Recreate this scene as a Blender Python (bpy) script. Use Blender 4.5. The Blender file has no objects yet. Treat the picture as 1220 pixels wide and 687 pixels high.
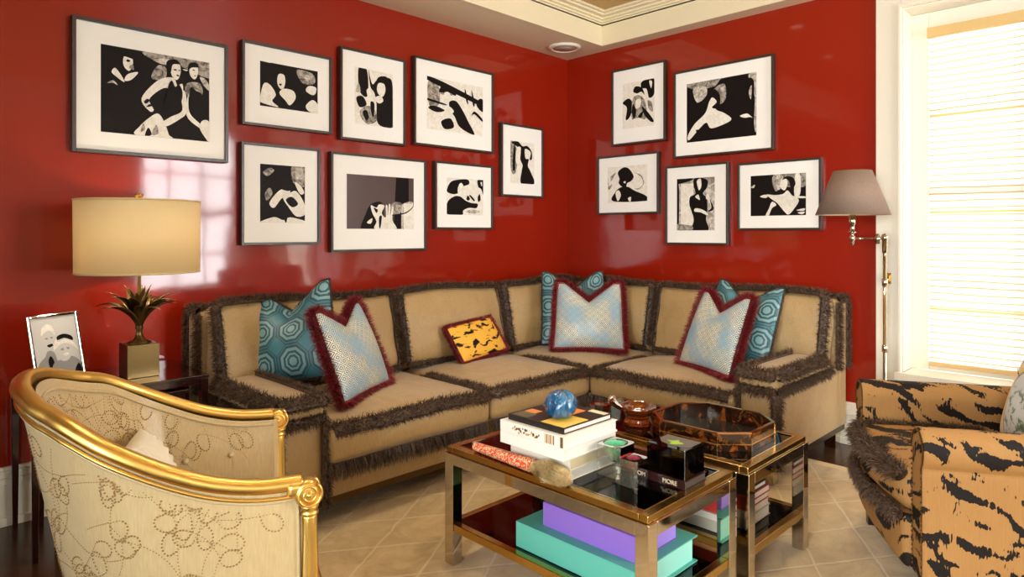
import bpy, math, random
import numpy as np
from mathutils import Vector, Matrix
random.seed(7); rng = np.random.default_rng(11)
PI = math.pi
sc = bpy.context.scene
COL = sc.collection

# ------------------------------------------------------------------ materials
def srgb(r, g, b):
    f = lambda c: (c/255)/12.92 if c/255 <= .04045 else ((c/255+.055)/1.055)**2.4
    return (f(r), f(g), f(b), 1)
class NT:
    def __init__(s, name):
        s.m = bpy.data.materials.new(name); s.m.use_nodes = True
        s.t = s.m.node_tree; s.t.nodes.clear()
        s.out = s.t.nodes.new('ShaderNodeOutputMaterial')
    def n(s, typ, **kw):
        nd = s.t.nodes.new(typ)
        for k, v in kw.items():
            if k in ('ins',):
                for a, b in v.items(): s.set(nd, a, b)
            else: setattr(nd, k, v)
        return nd
    def set(s, nd, a, b):
        sock = nd.inputs[a]
        if isinstance(b, bpy.types.NodeSocket): s.t.links.new(b, sock)
        else: sock.default_value = b
    def math(s, op, a, b=0.0, clamp=False):
        nd = s.n('ShaderNodeMath', operation=op, use_clamp=clamp); s.set(nd, 0, a); s.set(nd, 1, b); return nd.outputs[0]
    def mix(s, f, a, b):
        nd = s.n('ShaderNodeMix', data_type='RGBA'); s.set(nd, 0, f); s.set(nd, 6, a); s.set(nd, 7, b); return nd.outputs[2]
    def ramp(s, f, stops, interp='LINEAR'):
        nd = s.n('ShaderNodeValToRGB'); cr = nd.color_ramp; cr.interpolation = interp
        while len(cr.elements) < len(stops): cr.elements.new(.5)
        for e, (p, c) in zip(cr.elements, stops):
            e.position = p; e.color = c if len(c) == 4 else (*c, 1)
        s.set(nd, 0, f); return nd.outputs[0]
    def noise(s, vec, scale, detail=2, rough=.5, dist=0, col=False):
        nd = s.n('ShaderNodeTexNoise', ins={'Scale': scale, 'Detail': detail, 'Roughness': rough, 'Distortion': dist})
        if vec is not None: s.set(nd, 'Vector', vec)
        return nd.outputs['Color' if col else 'Fac']
    def coord(s, which='Object'): return s.n('ShaderNodeTexCoord').outputs[which]
    def mapping(s, vec, scale=(1,1,1), rot=(0,0,0), loc=(0,0,0)):
        nd = s.n('ShaderNodeMapping'); s.set(nd, 'Vector', vec); nd.inputs['Scale'].default_value = scale
        nd.inputs['Rotation'].default_value = rot; nd.inputs['Location'].default_value = loc; return nd.outputs[0]
    def bump(s, h, strength=.3, dist=.01):
        nd = s.n('ShaderNodeBump', ins={'Strength': strength, 'Distance': dist, 'Height': h}); return nd.outputs[0]
    def bsdf(s, col, rough=.5, metal=0, **kw):
        nd = s.n('ShaderNodeBsdfPrincipled'); s.set(nd, 'Base Color', col); s.set(nd, 'Roughness', rough); s.set(nd, 'Metallic', metal)
        for k, v in kw.items(): s.set(nd, k.replace('_', ' '), v)
        return nd.outputs[0]
    def done(s, sh): s.t.links.new(sh, s.out.inputs[0]); return s.m
def plain(name, col, rough=.5, metal=0, **kw):
    t = NT(name); return t.done(t.bsdf(col, rough, metal, **kw))

def m_lacquer():
    t = NT('red_lacquer'); c = t.coord()
    n = t.noise(c, 1.3, 2); n2 = t.noise(c, 9, 2)
    h = t.math('ADD', n, t.math('MULTIPLY', n2, .03))
    b = t.bump(h, .3, .02)
    col = t.mix(t.noise(c, .8, 2), (.245, .0085, .0004, 1), (.30, .0115, .0005, 1))
    p = t.n('ShaderNodeBsdfPrincipled', ins={'Base Color': col, 'Roughness': .45, 'Specular IOR Level': .12, 'Coat Weight': .85, 'Coat Roughness': .06, 'Coat IOR': 1.5})
    t.set(p, 'Coat Normal', b); return t.done(p.outputs[0])
def m_paint(name, col, rough=.45):
    t = NT(name); c = t.coord(); b = t.bump(t.noise(c, 60, 2), .05, .002)
    return t.done(t.bsdf(col, rough, Normal=b))
def m_wood_floor():
    t = NT('dark_floorboards'); c = t.coord()
    v = t.mapping(c, (1, 9, 1)); br = t.n('ShaderNodeTexBrick', ins={'Vector': c, 'Color1': srgb(62, 36, 22), 'Color2': srgb(44, 24, 15), 'Mortar': srgb(14, 8, 5), 'Scale': 1, 'Mortar Size': .002, 'Brick Width': 1.3, 'Row Height': .085})
    g = t.noise(t.mapping(c, (2, 40, 2)), 3, 4)
    col = t.mix(t.math('MULTIPLY', g, .5), br.outputs[0], srgb(92, 56, 34))
    return t.done(t.bsdf(col, .22))
def m_rug():
    t = NT('diamond_rug_wool'); c = t.coord(); s = t.n('ShaderNodeSeparateXYZ'); t.set(s, 0, c)
    x, y = s.outputs[0], s.outputs[1]
    wob = t.math('MULTIPLY', t.math('SUBTRACT', t.noise(c, 9, 2), .5), .02)
    def fam(sx, off, sp):
        v = t.math('ADD', t.math('ADD', t.math('MULTIPLY', x, sx), t.math('MULTIPLY', y, .839)), wob)
        v = t.math('DIVIDE', t.math('SUBTRACT', v, off), sp)
        f = t.math('ABSOLUTE', t.math('SUBTRACT', t.math('FRACT', t.math('ADD', v, 50.5)), .5))
        return f
    f1 = fam(-.545, -1.458, .228); f2 = fam(.545, -2.254, .2335)
    d = t.math('MINIMUM', f1, f2)
    line = t.math('SUBTRACT', 1, t.math('DIVIDE', d, .035, True), True)
    n = t.noise(c, 7, 5, .65, 1.2); n2 = t.noise(c, 240, 2)
    base = t.mix(t.math('MULTIPLY', t.math('SUBTRACT', n, .3, True), 2.2, True), srgb(160, 128, 76), srgb(204, 174, 120))
    base = t.mix(t.math('MULTIPLY', n2, .25), base, srgb(214, 196, 156))
    col = t.mix(t.math('MULTIPLY', line, .55), base, srgb(222, 204, 166))
    h = t.math('ADD', t.math('MULTIPLY', line, -.6), t.math('ADD', t.math('MULTIPLY', n2, .35), t.math('MULTIPLY', n, .5)))
    return t.done(t.bsdf(col, .9, Normal=t.bump(h, .5, .006), Sheen_Weight=.3))
def m_gold_fabric():
    t = NT('gold_strie_velvet'); c = t.coord()
    st = t.noise(t.mapping(c, (210, 210, 30)), 1, 3, .6); sl = t.noise(t.mapping(c, (30, 30, 260)), 1, 2)
    w = t.noise(c, 5, 2, .5, .3)
    st2 = t.noise(c, 3.5, 3, .6); col = t.mix(t.math('ADD', t.math('MULTIPLY', st, .6), t.math('MULTIPLY', st2, .4)), srgb(128, 97, 54), srgb(188, 153, 100))
    col = t.mix(t.math('MULTIPLY', sl, .35), col, srgb(198, 168, 120))
    h = t.math('ADD', t.math('MULTIPLY', st, .12), w)
    p = t.bsdf(col, .42, Normal=t.bump(h, .7, .035), Sheen_Weight=.25, Sheen_Roughness=.35)
    return t.done(p)
def m_fur(name, c1, c2, sheen=.0):
    t = NT(name); c = t.coord(); n = t.noise(c, 130, 1); n2 = t.noise(c, 12, 2)
    col = t.mix(t.ramp(n, [(.35, (0,0,0)), (.65, (1,1,1))]), c1, c2)
    return t.done(t.bsdf(col, .55, Sheen_Weight=sheen))
def m_tiger(name, scale=1.0, hi=srgb(174, 134, 82), chair=False, ca=None, cb=None, rot=.5, coord='Object', dark=srgb(20, 13, 10), th=.545):
    ca = ca or srgb(158, 116, 66); cb = cb or srgb(142, 98, 50)
    return _tiger(name, scale, hi, chair, ca, cb, rot, coord, dark, th)
def _tiger(name, scale, hi, chair, ca, cb, rot, coord, dark, th):
    t = NT(name); c = t.coord(coord)
    jag = t.noise(t.mapping(c, (150*scale, 150*scale, 34*scale)), 1, 1)
    warp = t.noise(c, 5*scale, 2, .5, 0, True)
    v = t.n('ShaderNodeVectorMath', operation='MULTIPLY_ADD'); t.set(v, 0, warp); v.inputs[1].default_value = (.16/scale, .16/scale, .16/scale); t.set(v, 2, c)
    if chair:   # stripes run back and slightly down along the chair
        def dotp(vec):
            d = t.n('ShaderNodeVectorMath', operation='DOT_PRODUCT'); t.set(d, 0, v.outputs[0]); d.inputs[1].default_value = vec; return d.outputs['Value']
        ct, st_ = math.cos(.42), math.sin(.42); A_, B_ = (.504, -.864), (.864, .504)
        s1_ = dotp((A_[0]*ct*8, A_[1]*ct*8, -st_*8)); t1_ = dotp(((A_[0]*st_+B_[0]*.55)*25, (A_[1]*st_+B_[1]*.55)*25, ct*25)); c1_ = dotp((B_[0]*6, B_[1]*6, 0))
        cb_ = t.n('ShaderNodeCombineXYZ'); t.set(cb_, 0, s1_); t.set(cb_, 1, t1_); t.set(cb_, 2, c1_); v = cb_.outputs[0]
    else: v = t.mapping(v.outputs[0], (9*scale, 9*scale, 34*scale), (rot*.35, rot, .3))
    n = t.noise(v, 1, 1.0, .4)
    f = t.math('ADD', n, t.math('MULTIPLY', t.math('SUBTRACT', jag, .5), .24))
    k = t.ramp(f, [(th, (0,0,0)), (th+.012, (1,1,1))])
    base = t.mix(t.noise(c, 6, 2), ca, cb)
    st = t.noise(t.mapping(c, (260, 260, 20)), 1, 2)
    base = t.mix(t.math('MULTIPLY', st, .5), base, hi)
    col = t.mix(k, base, dark)
    return t.done(t.bsdf(col, .65, Normal=t.bump(st, .15, .003), Specular_IOR_Level=.25))
def m_octagon():
    t = NT('octagon_cut_velvet'); c = t.coord('UV'); s = t.n('ShaderNodeSeparateXYZ'); t.set(s, 0, c)
    def fr(o, off=0.): return t.math('ABSOLUTE', t.math('SUBTRACT', t.math('FRACT', t.math('ADD', o, off)), .5))
    x, y = fr(s.outputs[0]), fr(s.outputs[1])
    d = t.math('MAXIMUM', t.math('MAXIMUM', x, y), t.math('MULTIPLY', t.math('ADD', x, y), .7071))
    dk = srgb(8, 26, 30); tl = srgb(48, 104, 118); lt = srgb(116, 152, 154)
    col = t.ramp(d, [(0, lt), (.115, dk), (.175, lt), (.225, dk), (.29, lt), (.375, dk), (.44, tl), (.475, dk), (.497, tl)], 'CONSTANT')
    wv = t.noise(t.mapping(c, (40, 6, 1)), 1, 3)
    col = t.mix(t.math('MULTIPLY', wv, .45), col, srgb(84, 140, 150))
    h = t.ramp(d, [(0, (0,0,0)), (.14, (1,1,1)), (.185, (0,0,0)), (.225, (1,1,1)), (.27, (0,0,0)), (.37, (1,1,1)), (.405, (0,0,0)), (.46, (1,1,1)), (.495, (0,0,0))], 'CONSTANT')
    return t.done(t.bsdf(col, .42, Normal=t.bump(h, .3, .002)))
def m_fret():
    t = NT('blue_silver_fret_satin'); c = t.coord('UV'); s = t.n('ShaderNodeSeparateXYZ'); t.set(s, 0, t.mapping(c, (4.0, 4.0, 1), (0, 0, .785)))
    def fr(o): return t.math('ABSOLUTE', t.math('SUBTRACT', t.math('FRACT', o), .5))
    x, y = fr(s.outputs[0]), fr(s.outputs[1])
    d = t.math('MAXIMUM', x, y)
    k = t.ramp(d, [(0, (1,1,1)), (.09, (0,0,0)), (.22, (1,1,1)), (.33, (0,0,0)), (.44, (1,1,1))], 'CONSTANT')
    mask = t.ramp(t.noise(c, .9, 2), [(.36, (.35,)*3), (.56, (1,)*3)])  # mask paints in satin sheen: the fret fades to pale blue in patches
    kk = t.math('MULTIPLY', k, mask)
    bs = t.mix(mask, srgb(112, 160, 192), srgb(80, 106, 120)); col = t.mix(kk, bs, srgb(222, 212, 182))
    rg = t.math('ADD', .32, t.math('MULTIPLY', kk, .2))
    p = t.n('ShaderNodeBsdfPrincipled', ins={'Base Color': col, 'Roughness': rg, 'Normal': t.bump(kk, .25, .002)})
    return t.done(p.outputs[0])
def m_tortoise():
    t = NT('tortoiseshell_lacquer'); c = t.coord(); n = t.noise(c, 14, 4, .6, 1.5)
    col = t.ramp(n, [(.40, srgb(22, 9, 5)), (.52, srgb(44, 18, 8)), (.62, srgb(132, 70, 22)), (.78, srgb(56, 24, 10))])
    return t.done(t.bsdf(col, .15, Coat_Weight=1.0, Coat_Roughness=.03))
def m_metal(name, col, rough=.15, var=.0):
    t = NT(name); c = t.coord(); n = t.noise(c, 30, 3)
    r = t.math('ADD', rough, t.math('MULTIPLY', t.math('SUBTRACT', n, .5), var))
    return t.done(t.bsdf(col, r, 1.0))
def m_smoke(name, tint, refl=(.9,.9,.9,1), ior=1.55, rough=.01):
    t = NT(name); f = t.n('ShaderNodeFresnel', ins={'IOR': ior}).outputs[0]
    tr = t.n('ShaderNodeBsdfTransparent', ins={'Color': tint}).outputs[0]
    gl = t.n('ShaderNodeBsdfGlossy', ins={'Color': refl, 'Roughness': rough}).outputs[0]
    m = t.n('ShaderNodeMixShader'); t.set(m, 0, f); t.set(m, 1, tr); t.set(m, 2, gl); return t.done(m.outputs[0])
def m_glass(name, col, ior=1.48, rough=0.0):
    t = NT(name); return t.done(t.bsdf(col, rough, Transmission_Weight=1.0, IOR=ior))
def m_shade(name, col, trans):
    t = NT(name); c = t.coord(); n = t.noise(t.mapping(c, (300, 300, 8)), 1, 2)
    cc = t.mix(t.math('MULTIPLY', n, .12), col, (1, .95, .8, 1))
    p = t.bsdf(cc, .7); tl = t.n('ShaderNodeBsdfTranslucent'); t.set(tl, 0, cc)
    m = t.n('ShaderNodeMixShader'); t.set(m, 0, trans); t.set(m, 1, p); t.set(m, 2, tl.outputs[0]); return t.done(m.outputs[0])
def m_blind():
    t = NT('woven_window_shade'); c = t.coord(); s = t.n('ShaderNodeSeparateXYZ'); t.set(s, 0, c)
    wob = t.math('MULTIPLY', t.math('SUBTRACT', t.noise(t.mapping(c, (1, 3.0, 9)), 1, 2), .5), .55)
    v = t.math('ADD', t.math('MULTIPLY', s.outputs[2], 28), wob)
    f = t.math('ABSOLUTE', t.math('SUBTRACT', t.math('FRACT', v), .5))
    line = t.ramp(f, [(0, (1,1,1)), (.06, (1,1,1)), (.13, (0,0,0))])
    big = t.math('ABSOLUTE', t.math('SUBTRACT', t.math('FRACT', t.math('MULTIPLY', s.outputs[2], 1.9)), .5))
    line2 = t.ramp(big, [(0, (1,1,1)), (.008, (1,1,1)), (.016, (0,0,0))])
    k = t.math('MAXIMUM', line, line2)
    col = t.mix(k, (.95, .92, .86, 1), srgb(214, 176, 112))
    d = t.n('ShaderNodeBsdfDiffuse'); t.set(d, 0, col); tl = t.n('ShaderNodeBsdfTranslucent'); t.set(tl, 0, col)
    m = t.n('ShaderNodeMixShader'); m.inputs[0].default_value = .6; t.set(m, 1, d.outputs[0]); t.set(m, 2, tl.outputs[0])
    tr = t.n('ShaderNodeBsdfTransparent'); m2 = t.n('ShaderNodeMixShader')
    t.set(m2, 0, t.math('MULTIPLY', t.math('SUBTRACT', 1, k), .03)); t.set(m2, 1, m.outputs[0]); t.set(m2, 2, tr.outputs[0])
    return t.done(m2.outputs[0])
def m_ceiling_panel():
    t = NT('woven_gold_ceiling_panel'); c = t.coord()
    w = t.n('ShaderNodeTexWave', ins={'Vector': c, 'Scale': 22, 'Distortion': 3, 'Detail': 2}).outputs[1]
    return t.done(t.bsdf(t.mix(w, srgb(168, 128, 68), srgb(212, 178, 112)), .5))
def m_cream_silk():
    t = NT('cream_embroidered_silk'); c = t.coord(); n = t.noise(t.mapping(c, (220, 220, 30)), 1, 2); w = t.noise(c, 5, 2)
    col = t.mix(n, srgb(174, 149, 103), srgb(202, 179, 134))
    return t.done(t.bsdf(col, .36, Normal=t.bump(w, .3, .012), Sheen_Weight=.3))
def m_pages(name='book_pages', c1=srgb(240, 236, 226), c2=srgb(198, 190, 176)):
    t = NT(name); c = t.coord(); n = t.noise(t.mapping(c, (2, 2, 900)), 1, 2)
    return t.done(t.bsdf(t.mix(n, c1, c2), .8))

def m_grain(name, a, b):
    t = NT(name); c = t.coord(); n = t.noise(c, 26, 5, .7, 1.5)
    return t.done(t.bsdf(t.mix(t.ramp(n, [(.38, (0,0,0)), (.62, (1,1,1))]), a, b), .55))
M = {}
M['wall'] = m_lacquer()
M['cream_wall'] = m_paint('cream_plaster_paint', srgb(196, 176, 142))
M['white'] = m_paint('white_trim_paint', srgb(226, 218, 200), .35)
M['ceil'] = m_paint('cream_ceiling_paint', srgb(228, 214, 180), .5)
M['soffit'] = m_paint('taupe_ceiling_paint', srgb(222, 204, 170), .5)
M['panel'] = m_ceiling_panel()
M['floor'] = m_wood_floor(); M['rug'] = m_rug(); M['rugedge'] = plain('rug_border_wool', srgb(212, 190, 148), .9)
M['gold_fab'] = m_gold_fabric()
M['fur'] = m_fur('brown_brush_fringe', srgb(44, 29, 18), srgb(96, 69, 47))
M['burg'] = m_fur('burgundy_brush_fringe', srgb(70, 6, 10), srgb(140, 18, 22), .0)
M['rope'] = m_fur('black_brown_piping', srgb(34, 26, 22), srgb(66, 50, 40))
M['tiger'] = m_tiger('tiger_stripe_velvet', chair=True); M['tiger2'] = m_tiger('yellow_tiger_silk', 1.45, srgb(240, 190, 90), ca=srgb(236, 178, 62), cb=srgb(224, 158, 44), rot=1.1, th=.575)
M['oct'] = m_octagon(); M['fret'] = m_fret()
M['tort'] = m_tortoise()
M['chrome'] = m_metal('polished_nickel', srgb(206, 196, 178), .06, .04); M['brass'] = m_metal('aged_brass', srgb(196, 158, 84), .2, .12)
M['bronze'] = m_metal('bronze_patina', srgb(112, 92, 58), .34, .2); M['dbronze'] = m_metal('dark_bronze', srgb(92, 74, 50), .3, .1)
M['smoke'] = m_smoke('smoked_bronze_glass', (.66, .50, .35, 1), ior=1.45); M['smoke2'] = m_smoke('smoked_shelf_glass', (.70, .56, .42, 1), ior=1.45)
M['winglass'] = m_smoke('window_glass', (.95, .97, .97, 1))
M['gilt'] = m_metal('burnished_gilt', srgb(236, 192, 104), .34, .16)
M['silk'] = m_cream_silk(); M['thread'] = plain('brown_gold_thread', srgb(148, 112, 58), .4)
M['frame'] = plain('dark_walnut_frame', srgb(54, 38, 28), .35)
M['mat'] = m_paint('cream_picture_mat', srgb(248, 244, 236), .7)
M['black'] = plain('print_black', srgb(24, 18, 16), .5, Specular_IOR_Level=.1); M['pwhite'] = m_grain('print_white', srgb(226, 218, 202), srgb(244, 238, 226))
M['pgrey'] = m_grain('print_grey', srgb(70, 60, 54), srgb(186, 176, 160)); M['pdark'] = plain('print_dark_brown', srgb(74, 52, 48), .35)
M['plight'] = m_grain('print_light_grey', srgb(140, 130, 118), srgb(226, 218, 204))
M['lacq'] = plain('dark_mahogany_lacquer', srgb(38, 12, 10), .12, Coat_Weight=1.0, Coat_Roughness=.03)
M['shade'] = m_shade('cream_paper_shade', srgb(240, 220, 172), .4); M['shade2'] = m_shade('taupe_silk_shade', srgb(124, 96, 80), .15)
M['shadein'] = plain('shade_lining', srgb(220, 200, 160), .6)
M['blind'] = m_blind(); M['valance'] = plain('tan_shade_valance', srgb(206, 172, 112), .7)
M['pages'] = m_pages(); M['bookwhite'] = plain('white_book_cover', srgb(226, 222, 212), .4)
M['nail'] = m_metal('antique_nailhead', srgb(150, 116, 70), .3)
M['dleg'] = plain('black_stained_leg', srgb(24, 18, 16), .3)

# ------------------------------------------------------------------ mesh building
class MB:
    def __init__(s): s.v = []; s.f = []; s.mi = []; s.uv = {}; s.sm = []
    def add(s, vs, fs, mi=0, smooth=False, T=None):
        b = len(s.v)
        for p in vs:
            s.v.append(tuple(T @ Vector(p)) if T is not None else tuple(p))
        for f in fs: s.f.append(tuple(b+i for i in f)); s.mi.append(mi); s.sm.append(smooth)
        return b
    def box(s, x0, x1, y0, y1, z0, z1, mi=0, T=None):
        vs = [(x, y, z) for x in (x0, x1) for y in (y0, y1) for z in (z0, z1)]
        s.add(vs, [(0,1,3,2), (4,6,7,5), (0,4,5,1), (2,3,7,6), (0,2,6,4), (1,5,7,3)], mi, False, T)
    def taper(s, c, w0, w1, z0, z1, mi=0, T=None, off=(0, 0)):
        vs = []
        for z, w, o in ((z0, w0, off), (z1, w1, (0, 0))):
            for a, b in ((-1,-1), (1,-1), (1,1), (-1,1)): vs.append((c[0]+o[0]+a*w[0]/2, c[1]+o[1]+b*w[1]/2, z))
        s.add(vs, [(3,2,1,0), (4,5,6,7), (0,1,5,4), (1,2,6,5), (2,3,7,6), (3,0,4,7)], mi, False, T)
    def grid(s, P, mi=0, closeu=False, closev=False, smooth=True, T=None, uvs=None):
        n, m = len(P), len(P[0]); fs = []
        for i in range(n if closeu else n-1):
            for j in range(m if closev else m-1):
                fs.append((i*m+j, ((i+1) % n)*m+j, ((i+1) % n)*m+(j+1) % m, i*m+(j+1) % m))
        b = s.add([p for r in P for p in r], fs, mi, smooth, T)
        if uvs is not None:
            for i in range(n):
                for j in range(m): s.uv[b+i*m+j] = uvs[i][j]
    def lathe(s, prof, n=32, c=(0, 0, 0), mi=0, T=None, mod=None):
        P = []
        for k in range(n):
            a = 2*PI*k/n; r_ = []
            for r, z in prof:
                q = r*(mod(a, z) if mod else 1); r_.append((c[0]+q*math.cos(a), c[1]+q*math.sin(a), c[2]+z))
            P.append(r_)
        s.grid(P, mi, closeu=True, T=T)
    def tube(s, path, rad, n=10, mi=0, caps=True, T=None, flat=1.0):
        P = [Vector(p) for p in path]; rings = []
        up = Vector((0, 0, 1)); prev = None
        for i, p in enumerate(P):
            t = (P[min(i+1, len(P)-1)] - P[max(i-1, 0)]).normalized()
            if prev is None:
                a = up if abs(t.z) < .9 else Vector((1, 0, 0)); x = t.cross(a).normalized()
            else:
                x = (prev - t*prev.dot(t)).normalized()
            prev = x; y = t.cross(x).normalized(); r = rad[i] if isinstance(rad, (list, tuple)) else rad
            rings.append([tuple(p + x*r*math.cos(2*PI*k/n) + y*r*flat*math.sin(2*PI*k/n)) for k in range(n)])
        b = len(s.v); s.grid(rings, mi, closev=True, T=T)
        if caps:
            s.f.append(tuple(b+k for k in range(n-1, -1, -1))); s.mi.append(mi); s.sm.append(False)
            l = b+(len(P)-1)*n; s.f.append(tuple(l+k for k in range(n))); s.mi.append(mi); s.sm.append(False)
    def rbox(s, c, size, r=.03, n=10, puff=(0, 0, 0), mi=0, T=None, fn=None):
        hx, hy, hz = size[0]/2, size[1]/2, size[2]/2; r = min(r, hx, hy, hz)
        def pt(p):
            q = Vector((p[0]*hx, p[1]*hy, p[2]*hz))
            inner = Vector((max(-hx+r, min(hx-r, q.x)), max(-hy+r, min(hy-r, q.y)), max(-hz+r, min(hz-r, q.z))))
            d = q - inner
            if d.length > 1e-9: q = inner + d.normalized()*r
            k = [1-p[i]**2 for i in range(3)]
            q.x += p[0]*puff[0]*k[1]*k[2]; q.y += p[1]*puff[1]*k[0]*k[2]; q.z += p[2]*puff[2]*k[0]*k[1]
            q += Vector(c); return fn(q) if fn else q
        def line(n, h):   # parameter values with extra samples in the rounding
            e = r/h; a = [-1+e*(1-math.cos(i*PI/8)) for i in range(4)] if e < 1 else []
            mid = [(-1+e)+(2-2*e)*i/n for i in range(n+1)]
            return a + mid + [-x for x in reversed(a)]
        L = [line(n, h) for h in (hx, hy, hz)]
        for ax in range(3):
            o = [i for i in range(3) if i != ax]
            for sg in (-1, 1):
                P = []
                for a in L[o[0]]:
                    row = []
                    for b_ in L[o[1]]:
                        p = [0, 0, 0]; p[ax] = sg; p[o[0]] = a; p[o[1]] = b_; row.append(tuple(pt(p)))
                    P.append(row)
                if (sg > 0) == (ax == 1): P = P[::-1]
                s.grid(P, mi, T=T)
    def build(s, name, mats, parent=None, bevel=0, weld=False):
        me = bpy.data.meshes.new(name); me.from_pydata(s.v, [], s.f)
        for m in (mats if isinstance(mats, (list, tuple)) else [mats]): me.materials.append(m)
        me.polygons.foreach_set('material_index', s.mi); me.polygons.foreach_set('use_smooth', s.sm)
        if s.uv:
            ul = me.uv_layers.new(name='UVMap')
            for l in me.loops: ul.data[l.index].uv = s.uv.get(l.vertex_index, (0, 0))
        me.update(); o = bpy.data.objects.new(name, me); COL.objects.link(o)
        if weld:
            w = o.modifiers.new('weld', 'WELD'); w.merge_threshold = .0002
        if bevel:
            b = o.modifiers.new('bevel', 'BEVEL'); b.width = bevel; b.segments = 2; b.limit_method = 'ANGLE'
        if parent: attach(o, parent)
        return o
def attach(o, parent):
    bpy.context.view_layer.update()
    o.parent = parent; o.matrix_parent_inverse = world(parent).inverted()
def world(o):
    m = o.matrix_basis.copy()
    return world(o.parent) @ o.matrix_parent_inverse @ m if o.parent else m
def thing(name, label, cat, loc=(0, 0, 0), group=None):
    o = bpy.data.objects.new(name, None); COL.objects.link(o); o.location = loc; o.empty_display_size = .05
    return tag(o, label, cat, group)
def tag(o, label=None, cat=None, group=None, kind=None):
    if label: o['label'] = label
    if cat: o['category'] = cat
    if group: o['group'] = group
    if kind: o['kind'] = kind
    return o
def struct(name, mb, mats, bevel=0):
    o = mb.build(name, mats, None, bevel); o['kind'] = 'structure'; return o
def bx(*a): m = MB(); m.box(*a); return m
def cat_rom(pts, n=6, closed=False):
    out = []; N = len(pts); rngi = range(N if closed else N-1)
    g = (lambda i: pts[i % N]) if closed else (lambda i: pts[max(0, min(N-1, i))])
    for i in rngi:
        p0, p1, p2, p3 = [np.array(g(i+k), float) for k in (-1, 0, 1, 2)]
        for k in range(n):
            t = k/n; out.append(tuple(.5*((2*p1)+(p2-p0)*t+(2*p0-5*p1+4*p2-p3)*t*t+(3*p1-p0-3*p2+p3)*t**3)))
    if not closed: out.append(tuple(pts[-1]))
    return out

# strands: short tapered blades growing from a band that follows a path
class Fur:
    def __init__(s): s.V = []; s.T = []; s.nb = 0; s.core = MB()
    def band(s, path, nrm, width=.04, length=.032, dens=1500, droop=.5, spread=.7, bw=.0026, core=True, closed=False, straight=False, ct=.45):
        P = np.array(path, float); Nn = np.array(nrm, float)
        if Nn.ndim == 1: Nn = np.tile(Nn, (len(P), 1))
        if closed: P = np.vstack([P, P[:1]]); Nn = np.vstack([Nn, Nn[:1]])
        Nn /= np.linalg.norm(Nn, axis=1)[:, None]
        seg = np.linalg.norm(np.diff(P, axis=0), axis=1); cum = np.concatenate([[0], np.cumsum(seg)]); tot = cum[-1]
        n = int(tot*dens); d = rng.random(n)*tot; i = np.clip(np.searchsorted(cum, d)-1, 0, len(seg)-1)
        f = ((d-cum[i])/seg[i])[:, None]; pos = P[i]*(1-f)+P[i+1]*f; nn = Nn[i]*(1-f)+Nn[i+1]*f
        tn = (P[i+1]-P[i])/seg[i][:, None]; side = np.cross(tn, nn); side /= np.linalg.norm(side, axis=1)[:, None]
        lat = (rng.random((n, 1))*2-1)
        pos = pos + side*lat*width*.5 + nn*(.006*(1-lat**2))
        g = np.array([0, 0, -1.])
        L = length*(.65+.6*rng.random((n, 1)))
        if straight:
            dr = g + .10*rng.normal(size=(n, 3)) + nn*.12; dr /= np.linalg.norm(dr, axis=1)[:, None]
            mid = pos + nn*.006 + dr*L*.5; tip = mid + (dr+.08*rng.normal(size=(n, 3)))*L*.5
        else:
            dr = nn*(.75) + side*lat*.75 + rng.normal(size=(n, 3))*spread*.5; dr /= np.linalg.norm(dr, axis=1)[:, None]
            mid = pos + dr*L*.5; d2 = dr + g*droop*1.1 + rng.normal(size=(n, 3))*.15; d2 /= np.linalg.norm(d2, axis=1)[:, None]
            tip = mid + d2*L*.5
        wv = np.cross(dr, rng.normal(size=(n, 3))); wv /= np.linalg.norm(wv, axis=1)[:, None]; wv *= bw/2
        V = np.stack([pos-wv, pos+wv, mid-wv*.9, mid+wv*.9, tip-wv*.25, tip+wv*.25], axis=1).reshape(-1, 3)
        b = s.nb+np.arange(n)[:, None]*6
        T = np.concatenate([b+np.array([[0,1,3]]), b+np.array([[0,3,2]]), b+np.array([[2,3,5]]), b+np.array([[2,5,4]])])
        s.V.append(V); s.T.append(T); s.nb += len(V)
        if core:
            rings = []
            for k in range(len(P)):
                t = P[min(k+1, len(P)-1)]-P[max(k-1, 0)]; t /= np.linalg.norm(t)+1e-9
                sd = np.cross(t, Nn[k]); sd /= np.linalg.norm(sd)+1e-9
                rings.append([tuple(P[k]+sd*width*.5*math.cos(a)+Nn[k]*(width*.5*ct*math.sin(a)+.001)) for a in np.linspace(0, 2*PI, 9)[:-1]])
            s.core.grid(rings, closev=True)
    def build(s, name, mat, parent=None):
        V = np.concatenate(s.V) if s.V else np.zeros((0, 3)); T = np.concatenate(s.T) if s.T else np.zeros((0, 3), int)
        cv = np.array(s.core.v, float).reshape(-1, 3); cf = []
        for f in s.core.f:
            for k in range(1, len(f)-1): cf.append((f[0], f[k], f[k+1]))
        cf = np.array(cf, int).reshape(-1, 3)+len(V)
        V = np.concatenate([V, cv]); T = np.concatenate([T, cf])
        me = bpy.data.meshes.new(name); me.vertices.add(len(V)); me.vertices.foreach_set('co', V.astype('f').ravel())
        me.loops.add(T.size); me.loops.foreach_set('vertex_index', T.astype('i').ravel())
        me.polygons.add(len(T)); me.polygons.foreach_set('loop_start', (np.arange(len(T))*3).astype('i'))
        me.materials.append(mat); me.update(calc_edges=True); me.validate()
        o = bpy.data.objects.new(name, me); COL.objects.link(o)
        if parent: attach(o, parent)
        return o
def fill(pts, step=.04, closed=False):
    P = [np.array(p, float) for p in pts]; out = []
    if closed: P = P+[P[0]]
    for a, b in zip(P, P[1:]):
        n = max(1, int(np.linalg.norm(b-a)/step))
        for k in range(n): out.append(a+(b-a)*k/n)
    if not closed: out.append(P[-1])
    return np.array(out)

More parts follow.
